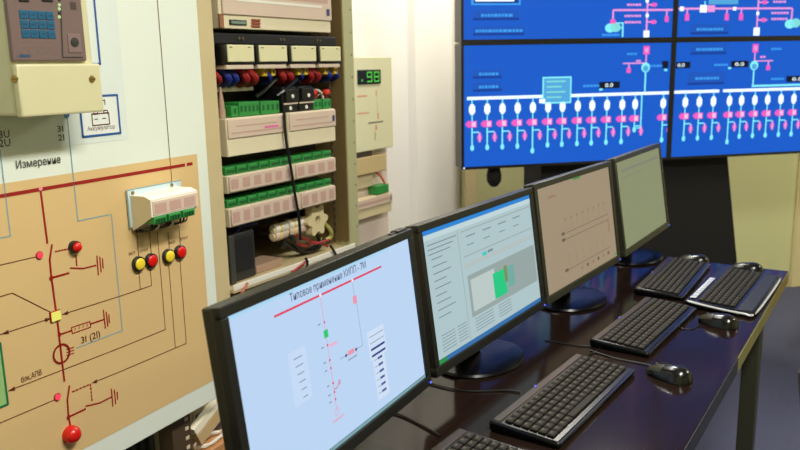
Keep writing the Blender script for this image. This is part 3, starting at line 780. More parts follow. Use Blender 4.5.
mb = MB(); mb.box(oL-.002, oR+.006, -.012, RD-.02, shz-.012, shz, rackp, .002); mb.box(oL-.002, oR+.006, -.014, -.010, shz-.004, shz+.012, white, .001); mb.build('shelf', rk)
DB = .0                           # device front faces sit about at the front plane
def R2(l, t_, r_, b_, d=0):
    """x span and z span on the rack plane of a device seen between these pixels (left top, right bottom)"""
    a = RF.at(l[0], l[1], d); c = RF.at(r_[0], r_[1], d); e = RF.at(l[0], t_, d) if False else None
    return a, c
def span(TL, BR, d=0):
    a = RF.at(*TL, d); c = RF.at(*BR, d); return a[0], c[0], c[1], a[1]   # x0,x1,z0,z1
def devthing(name, label, cat, x0, x1, z0, group=None): return thing(name, label, cat, RF, ((x0+x1)/2, .02, z0), group)

# top controller
x0, x1, z0, _ = span((219, 20), (331, 33)); z1 = z0+.25
zs = RF.at(222, 14)[1]
t = devthing('rack_controller', 'long cream unit with small grey display at the top of the rack', 'controller', x0, x1, z0)
mb = MB(); mb.box(x0, x1, 0, mp_y+.028, z0, z1, cream2, .003); mb.build('housing', t)
mb = MB(); mb.box(x0+.010, x1-.001, -.006, .001, zs, z1-.01, pinkp, .002); mb.rect(x0+.06, zs+.035, x1-.05, zs+.042, white, -.0066); mb.rect(x0+.06, zs+.05, x1-.02, zs+.1, pinkt, -.0064)
mb.rect(x1-.028, zs+.014, x1-.012, zs+.034, mat('sticker_navy', (60, 64, 110), .4), -.0068); mb.build('terminal_cover', t, 'pinkish see-through looking cover')
mb = MB(); mb.box(x0-.001, x0+.014, -.004, .002, z0+.002, zs, mat('end_brown', (150, 100, 70), .5), .001); mb.build('end_cap', t, 'brown end piece')
a, c, za, zb_ = span((229, 19.5), (246, 25.5)); mb = MB(); mb.box(a, c, -.004, .001, za, zb_, dkgrey, .001); mb.rect(a+.004, za+.003, c-.004, zb_-.003, lens_off, -.0045); mb.build('display', t, 'grey-green display')
for k in range(3):
    p_ = RF.at(251, 20+3*k); q_ = RF.at(259.5, 20+3*k); mb = MB(); mb.box(p_[0], q_[0], -.004, .001, p_[1]-.003, p_[1]+.003, mat('button_rust', (150, 70, 50), .4), .001); mb.build('button', t, 'rust red button')

# cable duct and the four relay blocks
x0, x1, z1, z0 = oL+.001, RF.at(336, 40)[0], RF.at(217, 31)[1], RF.at(217, 44)[1]
mb = MB(); mb.box(x0, x1, .0, mp_y+.028, z0, z1-.004, blk_m, .004)
for k in range(3):
    for j in (0, .014): mb.cyl((x0+.09+k*.17+j, -.002, (z0+z1)/2), (x0+.09+k*.17+j, .002, (z0+z1)/2), .004, rail_m, seg=10)
solo(mb, 'wiring_duct', 'black wiring duct across the rack under the display unit', 'duct', fr=RF)
labm = mat('label_cream', (220, 214, 170), .45); lw = mat('strip_white', (216, 196, 176), .5)
zt4 = (RF.at(219, 46)[1]+RF.at(338, 46)[1])/2; zb4 = (RF.at(219, 62.5)[1]+RF.at(338, 61)[1])/2
zc0 = RF.at(219, 70)[1]*.5+RF.at(338, 67)[1]*.5
cols = [(218.5, 250), (250.5, 283), (283.5, 312), (312.5, 336.4)]
for k, (a, c) in enumerate(cols):
    xa, xb = RF.at(a, 55)[0], RF.at(c, 55)[0]
    t = devthing('relay_block', ['leftmost', 'second from left', 'third from left', 'rightmost'][k]+' of the four black relay blocks with cream labels', 'relay', xa, xb, zb4-.03, 'black relay blocks with cream labels')
    mb = MB(); mb.box(xa+.001, xb-.001, -.02, mp_y+.028, zc0+.012, z0-.0015, blk, .005); mb.build('housing', t)
    mb = MB(); mb.box(xa+.010, xb-.010, -.024, -.018, zb4, zt4, labm, .002)
    for j in (0, 1): mb.rect(xa+.016+j*(xb-xa-.05), zt4-.008, xa+.026+j*(xb-xa-.05), zt4-.005, mat('label_mark', (120, 100, 70), .5), -.0246)
    mb.build('label_plate', t, 'cream label plate')
    mb = MB(); mb.box(xa+.008, xb-.008, -.018, .02, zc0, zc0+.011, lw, .002); mb.build('lower_strip', t, 'pale lower strip')
# coloured wires
zW = RF.at(222, 76)[1]*.5+RF.at(330, 73)[1]*.5
wid = (oR-oL)
wn = [('blue', bluew), ('red', redw), ('red', redw), ('blue', bluew)]
k = 0
for seg_i, (c0, ma, nm, rr) in enumerate([(.02, redw, 'red', .012), (.08, bluew, 'blue', .016), (.13, bluew, 'blue', .014), (.20, redw, 'red', .018), (.26, redw, 'red', .018), (.37, bluew, 'blue', .010), (.47, redw, 'red', .017), (.53, redw, 'red', .017), (.62, bluew, 'blue', .010), (.70, redw, 'red', .016), (.76, redw, 'red', .016), (.86, bluew, 'blue', .014), (.93, bluew, 'blue', .012)]):
    x = oL+wid*c0; pos = ['at the left post', 'left of the first gap', 'under the first relay block', 'left of the first yellow plug', 'just left of the first yellow plug', 'between the first plugs', 'under the second relay block', 'left of the middle plugs', 'right of the middle plugs', 'under the third relay block', 'left of the last plugs', 'under the last relay block', 'at the right post'][seg_i]
    mb = MB(); mb.tube([(x-.012, .04, zc0+.004), (x-.004, .012, zW+.006), (x+.008, .010, zW-.012), (x+.020, .05, zW-.024)], rr*.62, ma, 8)
    solo(mb, 'wire', nm+' wire bundle '+pos, 'wire', 'red and blue wires below the relay blocks', fr=RF)
for j, c0 in enumerate((.335, .395, .60, .655, .83, .915)):
    x = oL+wid*c0; mb = MB(); mb.box(x-.008, x+.008, .0, .06, zW-.004, zW+.02, yel, .003); mb.cyl((x, -.004, zW+.008), (x, .004, zW+.008), .005, mat('plug_brown', (110, 80, 30), .5), seg=10)
    solo(mb, 'wire_plug', 'yellow wire plug, '+['leftmost', 'second', 'third', 'fourth', 'fifth', 'rightmost'][j]+' in the row under the black relay blocks', 'plug', 'yellow plugs in the rack wiring', fr=RF)
x0, x1, z0, z1 = span((221, 84), (330, 90)); x1 = RF.at(266, 90)[0]; z0 = z1-.022
mb = MB(); mb.box(x0, x1, .05, mp_y+.028, z0+.006, z1+.004, steel, .002); mb.box(x0, x1, .046, .05, z0, z0+.01, steel)
solo(mb, 'rail_bracket', 'grey metal mounting bracket under the red and blue wires', 'bracket', fr=RF)

# two wide cream modules, the dark contactors and plugs above them
zA = [(RF.at(223, 121)[1]+RF.at(282, 113.2)[1])/2, (RF.at(226, 157)[1]+RF.at(286, 148.5)[1])/2]
zA2 = [(RF.at(285, 113)[1]+RF.at(333, 106.5)[1])/2, (RF.at(288, 147.5)[1]+RF.at(333, 141)[1])/2]
za1 = (zA[0]+zA2[0])/2; za0 = (zA[1]+zA2[1])/2
for k, (a, c) in enumerate(((224.5, 283.5), (286.5, 333.5))):
    xa, xb = RF.at(a, 135)[0], RF.at(c, 130)[0]
    t = devthing('input_module', ['wide cream module with a pink print, left of the black vertical cable', 'wide cream module right of the black vertical cable'][k], 'module', xa, xb, za0, 'wide cream modules in the rack')
    mb = MB(); mb.box(xa, xb, -.008, mp_y+.028, za0, za1, cream2, .003); mb.build('housing', t)
    mb = MB(); zm = za0+(za1-za0)*.47; mb.box(xa+.002, xb-.002, -.013, -.006, zm, za1-.002, pinkp, .003)
    mb.rect(xa+.012, zm+.012, xb-.02, zm+.016, pinkt, -.0136); mb.rect(xa+.03, zm+.03, xb-.04, zm+.033, pinkt, -.0136)
    if k == 0: mb.rect(xa+(xb-xa)*.6, zm+.018, xa+(xb-xa)*.85, zm+.024, mat('print_magenta', (226, 110, 170), .4), -.0138)
    else: mb.rect(xb-.022, zm+.016, xb-.010, zm+.034, mat('sticker_navy'), -.0138)
    mb.build('terminal_cover', t, 'pinkish cover')
def plug(px0, px1, zz, h, label, group, d0=.0, d1=.06):
    xa, xb = RF.at(px0[0], px0[1])[0], RF.at(px1[0], px1[1])[0]
    mb = MB(); mb.box(xa, xb, d0, d1, zz, zz+h, green, .003)
    n = max(1, int((xb-xa)/.016))
    for j in range(n): 
        x = xa+(xb-xa)*(j+.5)/n; mb.box(x-.004, x+.004, d0-.001, d0+.003, zz+h*.3, zz+h*.75, mat('green_dark'), .001)
    solo(mb, 'plug_connector', label, 'connector', group, fr=RF)
for j, (a, b_, h) in enumerate((((232, 118), (239, 118), .030), ((240, 118), (260, 116), .038), ((261.5, 116), (280, 114), .036), ((314, 110), (322, 109), .030), ((323.5, 109), (331.5, 108), .030))):
    plug(a, b_, za1+.001, h, 'green plug on top of the wide cream modules, '+['leftmost and narrow', 'wide, second from left', 'wide, left of the black contactors', 'right beside the black contactors', 'rightmost'][j], 'green plugs on the wide modules')
for k, (a, c) in enumerate(((282.5, 297.5), (298.5, 313.5))):
    xa, xb = RF.at(a, 100)[0], RF.at(c, 100)[0]; h = .074
    t = devthing('contactor', ['left', 'right'][k]+' of the two black contactors above the cream modules', 'contactor', xa, xb, za1, 'black contactors')
    mb = MB(); mb.box(xa, xb, .0, mp_y+.028, za1+.001, za1+h, blk, .004); mb.box(xa+.006, xb-.006, -.010, .002, za1+.030, za1+h-.006, blk, .003); mb.build('housing', t)
    mb = MB(); mb.box(xa+.003, xb-.003, -.004, .001, za1+.023, za1+.028, lw, .001); mb.build('marking_strip', t, 'white strip')
    for zz in (.012, .046):
        mb = MB(); mb.lathe(((xa+xb)/2, -.010 if zz > .03 else 0, za1+zz), (0, -1, 0), [(0, .006), (.002, .0055), (.003, 0)], white, 12); mb.build('screw', t, 'pale screw head')
    mb = MB(); xm = (xa+xb)/2; mb.tube([(xm-.0, .022, za1+h+.0085), (xm-.015, .02, za1+h+.02), (xm-.04, .02-.016*k, za1+h+.018), (xm-.085-.01*k, .02-.022*k, za1+h-.008), (xm-.112-.008*k, .03-.02*k, za1+.050)], .006, blk)
    solo(mb, 'cable', 'thick black cable arching from the '+['left', 'right'][k]+' black contactor', 'cable', 'black cables of the contactors', fr=RF)
p_ = RF.at(224, 118); 
mb = MB(); mb.lathe((p_[0]+.014, .02, za1+.001), (0, 0, 1), [(0, 0), (0, .010), (.022, .010), (.024, .008), (.040, .008), (.065, .004), (.08, .003), (.08, 0)], mat('gland_brown_white', (176, 144, 120), .5), 16)
solo(mb, 'cable_gland', 'pinkish brown tapered gland at the left end above the modules', 'cable gland', fr=RF)
for j, (pts, ma, nm) in enumerate(((((314, 104), (316, 93), (322, 90), (328, 94)), white, 'white'), (((322, 106), (324, 96), (330, 92), (336, 100)), redw, 'red'), (((316, 106), (321, 95), (327, 90), (333, 92)), mat('wire_light_blue', (110, 150, 200), .5), 'pale blue'), (((327, 106), (331, 96), (336, 94), (338, 104)), white, 'white'))):
    mb = MB(); mb.tube([(RF.at(*q)[0], .02+.012*j, RF.at(*q)[1]) for q in pts], .0038, ma)
    solo(mb, 'wire', nm+' wire looping at the right of the contactors, '+['front most', 'red one', 'next to the red one', 'nearest the post'][j], 'wire', 'loose wires right of the contactors', fr=RF)
for j, q in enumerate(((315.5, 92), (328.5, 92))):
    p_ = RF.at(*q); mb = MB(); mb.box(p_[0]-.011, p_[0]+.011, .0, .016, p_[1]-.008, p_[1]+.008, mat('clip_red', (222, 60, 40), .4), .004)
    solo(mb, 'wire_clip', ['left', 'right'][j]+' of two small red clips on the loose wires', 'clip', 'red wire clips', fr=RF)

# terminal rows
def term_row(TLl, BLl, TRr, BRr, xs, wordy, nplug):
    zt = (RF.at(*TLl)[1]+RF.at(*TRr)[1])/2; zb = (RF.at(*BLl)[1]+RF.at(*BRr)[1])/2
    ymid = lambda x: TLl[1]+(TRr[1]-TLl[1])*(x-TLl[0])/(TRr[0]-TLl[0])+8
    for k, ((a, c), n) in enumerate(zip(xs, nplug)):
        xa, xb = RF.at(a, ymid(a))[0], RF.at(c, ymid(c))[0]
        t = devthing('terminal_block', '%s terminal strip with green plugs, %s of the black cable' % (wordy, ['left', 'right'][k]), 'terminal block', xa, xb, zb, 'terminal strips in the rack')
        mb = MB(); mb.box(xa, xb, -.004, mp_y+.028, zb, zt, cream2, .003); mb.build('housing', t)
        mb = MB(); mb.box(xa+.002, xb-.001, -.010, -.003, zb+.004, zt-.001, pinkp, .002)
        for j in range(n): x = xa+(xb-xa)*(j+.15)/n; mb.rect(x, zb+.012, x+(xb-xa)/n*.62, zt-.010, pinkt, -.0106)
        mb.build('marking_strip', t, 'pinkish marking strip')
        for j in range(n):
            x = xa+(xb-xa)*j/n+.003; x2 = xa+(xb-xa)*(j+1)/n-.003
            mb = MB(); mb.box(x, x2, .004, .06, zt+.0005, zt+.022, green, .003); mb.box(x+.004, x2-.004, .002, .006, zt+.006, zt+.014, mat('green_dark'), .001); mb.build('plug_connector', t, 'green plug')
term_row((226, 175), (227, 192), (333, 158), (333, 174), ((226.5, 291.5), (293.5, 333.5)), 'upper', (6, 4))
term_row((228, 207), (229, 225.5), (333.5, 186.5), (333.5, 203), ((228.5, 297), (299, 333.5)), 'lower', (7, 4))
mb = MB(); P = [(283.5, 112), (284.5, 130), (287, 150), (291, 172), (294, 192), (298, 215), (300, 240)]
mb.tube([(RF.at(x, y, .02)[0], -.022, RF.at(x, y, .02)[1]) for x, y in P], .0042, blk)
solo(mb, 'cable', 'thin black cable hanging down the middle of the rack modules', 'cable', fr=RF)

# items on the rack shelf
x0, x1, z0, z1 = span((231, 240), (262, 270)); z0 = shz
x1 = RF.at(264, 262)[0]; z1 = RF.at(231, 238)[1]
t = thing('power_supply', 'black box at the left of the rack shelf', 'power supply', RF, ((x0+x1)/2, .08, shz))
mb = MB(); mb.box(x0+.012, x1+.0, .03, .128, shz+.0005, z1, dkgrey, .006); mb.box(x0+.034, x1-.012, .026, .031, shz+.03, z1-.015, blk_m, .002); mb.build('housing', t)
mb = MB(); mb.box(x0+.012, x0+.032, .018, .031, shz+.002, z1, mat('bracket_grey_green', (66, 66, 58), .4), .003); mb.build('bracket', t)
mb = MB(); a, c, za, zc = span((278, 258), (302, 250), 0); mb.box(x1+.012, x1+.13, .04, .12, shz+.0005, shz+.024, mat('tray_tan', (168, 138, 116), .5), .003)
solo(mb, 'metal_bracket', 'low tan tray beside the black box on the rack shelf', 'tray', fr=RF)
zs_ = RF.at(290, 232)[1]
for j, (a, c, yy) in enumerate((((273, 229), (285, 227), 0), ((273, 236), (285, 234), 0), ((287, 226), (305, 220), 0), ((287, 232), (305, 227), 0))):
    p_ = RF.at(*a, -.06); q_ = RF.at(*c, -.06)
    mb = MB(); zc_ = (p_[1]+q_[1])/2
    mb.cyl((p_[0], .06, zc_), (q_[0], .06, zc_), .0150, white if j % 2 == 0 else pinkp, seg=14); mb.cyl((p_[0]-.006, .06, zc_), (p_[0], .06, zc_), .009, cream, seg=14)
    mb.cyl((p_[0]+.02, .06, zc_), (p_[0]+.026, .06, zc_), .0160, yel, seg=14)
    mb.box((p_[0]+q_[0])/2-.006, (p_[0]+q_[0])/2+.006, .06, mp_y+.029, zc_-.005, zc_+.005, rail_m)
    solo(mb, 'fuse_holder', ['upper left', 'lower left', 'upper right', 'lower right'][j]+' of four pale cylindrical fuse holders at the rack bottom', 'fuse holder', 'pale fuse holders', fr=RF)
p_ = RF.at(318, 220, -.03); mb = MB()
g = [(math.cos(a), math.sin(a)) for a in [2*math.pi*i/48 for i in range(48)]]
ro = [(.045+.009*math.cos(6*2*math.pi*i/48)) for i in range(48)]
for i in range(48):
    j = (i+1) % 48
    o1 = (p_[0]+g[i][0]*ro[i], p_[1]+g[i][1]*ro[i]); o2 = (p_[0]+g[j][0]*ro[j], p_[1]+g[j][1]*ro[j])
    i1 = (p_[0]+g[i][0]*.014, p_[1]+g[i][1]*.014); i2 = (p_[0]+g[j][0]*.014, p_[1]+g[j][1]*.014)
    mb.poly([(o1[0], .03, o1[1]), (o2[0], .03, o2[1]), (i2[0], .03, i2[1]), (i1[0], .03, i1[1])], cream)
    mb.poly([(o1[0], .03, o1[1]), (o1[0], .055, o1[1]), (o2[0], .055, o2[1]), (o2[0], .03, o2[1])], cream)
    mb.poly([(i1[0], .03, i1[1]), (i2[0], .03, i2[1]), (i2[0], .055, i2[1]), (i1[0], .055, i1[1])], cream)
mb.box(p_[0]-.02, p_[0]+.02, .056, mp_y+.029, p_[1]-.02, p_[1]+.02, blk_m)
solo(mb, 'rotary_knob', 'cream scalloped ring with a hole at the lower right of the rack', 'knob', fr=RF)
p_ = RF.at(325, 233, -.07); mb = MB(); mb.tube([(p_[0]+.034*math.cos(a), .075+.012*math.sin(2*a), p_[1]+.006+.030*math.sin(a)) for a in [i*.55 for i in range(13)]], .007, mat('wire_yellow_green', (206, 200, 110), .45))
solo(mb, 'wire_coil', 'coil of yellow-green wire at the lower right of the rack', 'wire', fr=RF)
for j, (pts, ma, lab) in enumerate((
    (((300, 236), (310, 240), (318, 244), (332, 240)), redw, 'red wire under the cream scalloped ring'),
    (((304, 244), (312, 247), (322, 243), (334, 247)), redw, 'second red wire nearest the shelf edge'),
    (((240, 240), (247, 234), (252, 228), (268, 224)), bluew, 'blue wire rising from the black box'),
    (((296, 250), (302, 236), (316, 252), (330, 252), (338, 240)), blk, 'black cable tangled on the right of the shelf'),
    (((300, 243), (320, 256), (336, 244), (330, 230)), blk, 'second black cable in the tangle on the shelf'))):
    mb = MB(); mb.tube([(RF.at(*q)[0], .012+.014*j, max(RF.at(*q)[1], shz+.010)) for q in pts], .004 if ma is not blk else .0065, ma)
    solo(mb, 'cable', lab, 'cable', 'loose cables on the rack shelf', fr=RF)
for j, (pts, ma, lab) in enumerate(((((238, 300), (243, 290), (247, 283)), mat('wire_copper', (190, 110, 80), .5), 'copper red wire below the left end of the rack shelf'), (((292, 272), (297, 268), (305, 262)), redw, 'short red wire below the middle of the rack shelf'), (((305, 258), (307, 264), (303, 276)), blk, 'black cable dropping over the shelf edge'), (((330, 246), (334, 252), (337, 258)), blk, 'second black cable dropping over the shelf edge by the post'))):
    mb = MB(); mb.tube([(RF.at(*q, .02)[0], -.022, RF.at(*q, .02)[1]) for q in pts], .004, ma)
    solo(mb, 'cable', lab, 'cable', 'cables hanging below the rack shelf', fr=RF)
# second, lower brown drawer under the shelf
x0, x1 = oL, oR; t = devthing('cable_tray', 'brown fronted tray under the rack shelf', 'tray', x0, x1, shz-.16)
mb = MB(); mb.box(x0+.004, x1-.004, .052, .3, shz-.16, shz-.06, mat('drawer_brown', (120, 84, 52), .5), .004); mb.build('housing', t)
mb = MB(); mb.box(x0+.01, x1-.01, .012, .0525, shz-.085, shz-.065, mat('lip_tan', (196, 160, 120), .5), .003); mb.build('lip', t)

# ------------------------------------------------------------------ second module frame on the left wall
SF = Frame((WX+.14, 2.9, 0), R_(90)); SP = SF.at
x0 = SP(352, 100)[0]-.12; x1 = SP(392.5, 100)[0]; zt = SP(375, 57)[1]; zb = SP(375, 150)[1]
cg = mat('meter_cream', (224, 220, 184), .4)
t = thing('meter_panel', 'cream meter panel with green digits on the white wall beyond the rack', 'meter panel', SF, ((x0+x1)/2, .07, zb))
mb = MB(); mb.box(x0, x1, .0, .10, zb, zt, cg, .004); mb.build('housing', t)
a = SP(357, 70); b_ = SP(380, 83.5); mb = MB(); mb.box(a[0], b_[0], -.006, .001, (b_[1]), a[1], blk, .002); o = mb.build('display', t, 'black display')
gm = mat('digit_green', (90, 220, 80), emit=1.0)
def seg7(mb, ch, x, z, w_, h, ma, y=-.0066, wd=.005):
    S = {'a': ((0, 1), (1, 1)), 'b': ((1, 1), (1, .5)), 'c': ((1, .5), (1, 0)), 'd': ((0, 0), (1, 0)), 'e': ((0, .5), (0, 0)), 'f': ((0, 1), (0, .5)), 'g': ((0, .5), (1, .5))}
    for c in {'9': 'abcdfg', '8': 'abcdefg', '0': 'abcdef'}[ch]:
        (p, q), (r_, s_) = S[c]; mb.line([(x+p*w_, z+q*h), (x+r_*w_, z+s_*h)], wd, ma, y)
H_ = a[1]-b_[1]; W_ = b_[0]-a[0]
mb = MB(); seg7(mb, '9', a[0]+W_*.38, b_[1]+H_*.18, W_*.2, H_*.64, gm); seg7(mb, '8', a[0]+W_*.70, b_[1]+H_*.18, W_*.2, H_*.64, gm); mb.disc((a[0]+W_*.15, b_[1]+H_*.28), .005, gm, -.0066)
mb.build('digits', o, 'lit green digits')
mb = MB(); og = mat('print_orange', (230, 160, 130), .5); gy = mat('print_grey_brown', (120, 112, 90), .5)
def SL(p, q, wd, ma): a = SP(*p); b_ = SP(*q); mb.rect(a[0], (a[1]+b_[1])/2-wd/2, b_[0], (a[1]+b_[1])/2+wd/2, ma, -.001) if abs(p[1]-q[1]) < abs(p[0]-q[0]) else mb.rect(a[0]-wd/2, b_[1], a[0]+wd/2, a[1], ma, -.001)
SL((357, 96), (367, 96), .006, og); SL((376, 90), (376, 96), .010, og); SL((377, 96), (377, 116), .002, og); SL((357, 113), (369, 113), .005, og); SL((378, 113), (378, 119), .010, og); SL((368, 122.5), (383, 122), .006, gy); SL((376, 125), (376, 130), .014, og); SL((375, 132), (375, 140), .004, gy)
mb.build('printed_diagram', t)
# frame below with modules
zlo = SP(375, 262)[1]
t = thing('module_frame', 'pale frame with small modules under the green digit meter', 'frame', SF, ((x0+x1)/2, .08, zlo-.3))
mb = MB(); mb.box(x0, x1+.02, .05, .12, zlo-.3, zb-.002, mat('frame_pale_pink', (226, 208, 198), .45), .004); mb.build('frame_plate', t)
mb = MB(); mb.box(x0+.001, x1-.02, .046, .0505, SP(366, 221)[1]-.3, SP(362, 221)[1], mat('slot_dark', (70, 60, 50), .6)) if False else None
a = SP(357, 222); b_ = SP(365, 240); mb = MB(); mb.box(x0+.01, b_[0], .044, .0505, b_[1]-.1, a[1], mat('slot_dark', (70, 60, 50), .6), .002); mb.build('dark_opening', t)
def sb(name, label, cat, TL, BR, ma, d0=0, d1=.0485, bev=.003, leftext=0):
    a = SP(*TL); b_ = SP(*BR); mb = MB(); mb.box(a[0]-leftext, b_[0], d0, d1, b_[1], a[1], ma, bev); return solo(mb, name, label, cat, fr=SF)
sb('connector_block', 'small dark connector right under the green digit meter', 'connector', (357, 151), (374, 157), mat('slot_dark'), .01, .0485, leftext=.05)
sb('cover_strip', 'tan cover strip below the small dark connector', 'cover', (357, 159), (386.5, 170), mat('strip_tan', (200, 178, 130), .45), .0, .0485, leftext=.08)
sb('wall_module', 'cream module between the tan strip and the green plug', 'module', (357, 173), (377, 186), mat('module_cream2', (216, 200, 160), .45), .02, .0485, leftext=.08)
sb('plug_connector', 'green plug below the orange wire on the wall frame', 'connector', (377, 186.5), (389, 192), green, .0, .0485)
a = SP(380, 172); b_ = SP(388, 187)
mb = MB(); mb.tube([(a[0], .03, a[1]), (a[0]+.02, .012, a[1]-.02), (b_[0]-.004, .014, b_[1]+.012), (b_[0]-.002, .03, b_[1])], .005, orange); solo(mb, 'wire', 'orange wire curving down to the green plug on the wall frame', 'wire', fr=SF)
x2 = SP(392.5, 205)[0]; z1_, z0_ = SP(375, 196)[1], SP(375, 216)[1]
t = thing('wall_module', 'pink and cream module at the bottom of the wall frame', 'module', SF, ((x0+x2)/2, .02, z0_))
mb = MB(); mb.box(x0, x2, .004, .0485, z0_, z1_, mat('module_cream2'), .003); mb.build('housing', t)
zm = z0_+(z1_-z0_)*.48; mb = MB(); mb.box(x0+.002, x2-.001, -.002, .005, zm, z1_-.004, pinkp, .003); mb.rect(x2-.02, zm+.01, x2-.01, zm+.03, mat('sticker_navy'), -.0025); mb.rect(x0+.1, zm+.016, x2-.03, zm+.026, pinkt, -.0025); mb.build('terminal_cover', t, 'pink cover')

# ------------------------------------------------------------------ things below the board
p_ = BF.at(150, 445, -.25)
t = thing('heater_unit', 'dark ribbed unit standing behind the board below its lower edge', 'heater', BF, (p_[0]-.12, .33, 0))
mb = MB(); mb.box(p_[0]-.34, p_[0]+.03, .26, .40, .04, p_[1]+.10, mat('dark_green_metal', (44, 48, 40), .5), .006); 
for k in range(12): mb.box(p_[0]-.33+k*.03, p_[0]-.316+k*.03, .252, .262, .08, p_[1]+.08, mat('rib_grey', (72, 74, 62), .5), .002)
mb.build('ribbed_body', t)
for x in (p_[0]-.32, p_[0]-.02): mb = MB(); mb.box(x-.015, x+.015, .28, .38, 0, .045, blk, .002); mb.build('foot', t)
# sloping white shelf brace, instrument and cable ring right of the post
q0 = BF.at(197, 429, -.05); q1 = BF.at(219, 401, -.05)
mb = MB(); dx = q1[0]-q0[0]; dz = q1[1]-q0[1]
for (o_, ma, wd) in ((0, mat('brace_white', (240, 232, 206), .4), .02), (-.03, mat('brace_tan', (196, 166, 120), .5), .03)):
    L_ = math.hypot(dx, dz); n = (-dz/L_, dx/L_)
    a = (q0[0]-dx*.12+n[0]*o_, q0[1]-dz*.12+n[1]*o_); b_ = (q1[0]+dx*.9+n[0]*o_, q1[1]+dz*.9+n[1]*o_)
    pts = [(a[0]+n[0]*wd/2, a[1]+n[1]*wd/2), (a[0]-n[0]*wd/2, a[1]-n[1]*wd/2), (b_[0]-n[0]*wd/2, b_[1]-n[1]*wd/2), (b_[0]+n[0]*wd/2, b_[1]+n[1]*wd/2)]
    mb.poly([(x, .046, z) for x, z in pts], ma); mb.poly([(x, .064, z) for x, z in pts][::-1], ma)
    for i in range(4): j = (i+1) % 4; mb.poly([(pts[j][0], .046, pts[j][1]), (pts[i][0], .046, pts[i][1]), (pts[i][0], .064, pts[i][1]), (pts[j][0], .064, pts[j][1])], ma)
solo(mb, 'diagonal_brace', 'white and tan diagonal brace seen between the steel post and nearest monitor', 'brace', fr=BF)
# side table behind the board holding a small instrument
q = BF.at(208, 437, -.09)
ta = thing('side_bench', 'orange-brown bench behind the nearest monitor with a cable ring on it', 'bench', BF, (q[0], .085, 0))
tz = q[1]-.008
mb = MB(); mb.box(q[0]-.09, q[0]+.09, .045, .125, tz-.03, tz, mat('bench_brown', (186, 132, 84), .5), .003); mb.build('bench_top', ta)
for x in (q[0]-.078, q[0]+.078):
    mb = MB(); mb.box(x-.010, x+.010, .046, .060, 0, tz-.03, rail_m, .002); mb.build('leg', ta)
    mb = MB(); mb.box(x-.010, x+.010, .110, .124, 0, tz-.03, rail_m, .002); mb.build('leg', ta)
mb = MB(); mb.tube([(q[0]-.01+.050*math.cos(a), .078+.018*math.sin(a), tz+.006+.002*(i % 3)) for i, a in enumerate([k*.45 for k in range(29)])], .0035, mat('cable_white', (236, 228, 210), .4))
solo(mb, 'cable_ring', 'coiled white cable lying on the brown bench', 'cable', fr=BF)
mb = MB(); mb.box(q[0]-.01, q[0]+.075, .10, .122, tz+.0005, tz+.07, mat('instrument_violet', (66, 58, 76), .4), .006); mb.box(q[0]+.0, q[0]+.065, .096, .101, tz+.025, tz+.06, blk, .002)
solo(mb, 'instrument_box', 'dark violet instrument box on the brown bench', 'instrument', fr=BF)

# ------------------------------------------------------------------ video wall
P0 = CAM+(cF*F_PX+cR*(462-400)+cU*(225-170))*(3.6/F_PX)
VF = Frame((P0.x, P0.y, 0), R_(90-44.5)); VP = VF.at
vx0, vx1 = VP(461, 100)[0], (VP(669, 160)[0]+VP(673, 41)[0])/2
DWd = vx1-vx0; DH = DWd*9/16-.010
zv0 = (VP(461, 170)[1]+VP(668, 160)[1]+VP(800, 153)[1])/3; zv1 = (VP(461, 44)[1]+VP(673, 41)[1]+VP(800, 36)[1])/3
print('VIDEO', vx0, vx1, zv0, zv1, DH)
DH = zv1-zv0
blue_bg = mat('screen_blue', (18, 92, 204), emit=1.0)
cy = mat('graphic_cyan', (130, 236, 248), emit=1.1); cyw = mat('graphic_white', (232, 250, 255), emit=1.25); mg = mat('graphic_magenta', (236, 90, 190), emit=1.1)
pkv = mat('graphic_pink', (232, 150, 215), emit=1.1); dkb = mat('graphic_deep_blue', (16, 62, 150), emit=1.0); ltb = mat('graphic_light_blue', (60, 160, 245), emit=1.0); bkk = mat('graphic_black', (14, 24, 50), emit=.6); mdb = mat('graphic_mid_blue', (26, 88, 190), emit=1.0)
bezv = mat('video_bezel', (18, 16, 16), .35)
DISP = {}
for row in (0, 1):
    for colm in (0, 1):
        x0 = vx0+DWd*colm; z0 = zv0+DH*row
        t = thing('wall_display', {(0, 0): 'lower left', (0, 1): 'lower right', (1, 0): 'upper left', (1, 1): 'upper right'}[(row, colm)]+' display of the blue video wall', 'display', VF, (x0+DWd/2, 0, z0), 'video wall displays')
        mb = MB(); mb.box(x0+.004, x0+DWd-.004, .02, .11, z0+.004, z0+DH-.004, bezv, .004); mb.build('rear_housing', t)
        bw = .0125; g_ = .0002
        mb = MB(); X0, X1, Z0, Z1 = x0+g_, x0+DWd-g_, z0+g_, z0+DH-g_
        mb.box(X0, X1, -.004, .022, Z0, Z0+bw, bezv); mb.box(X0, X1, -.004, .022, Z1-bw, Z1, bezv)
        mb.box(X0, X0+bw, -.004, .022, Z0+bw, Z1-bw, bezv); mb.box(X1-bw, X1, -.004, .022, Z0+bw, Z1-bw, bezv); mb.build('bezel', t)
        mb = MB(); mb.rect(X0+bw, Z0+bw, X1-bw, Z1-bw, blue_bg, .0)
        DISP[(row, colm)] = (t, mb, X0+bw+.001, X1-bw-.001, Z0+bw+.001, Z1-bw-.001)
Y1, Y2, Y3, Y4 = -.0008, -.0014, -.0020, -.0026
def vrect(a, c, ma, y=Y1):
    """pixel box -> clipped onto whichever display it lies on"""
    p = VP(*a); q = VP(*c); x0, x1 = sorted((p[0], q[0])); z0, z1 = sorted((p[1], q[1])); vclip(x0, x1, z0, z1, ma, y)
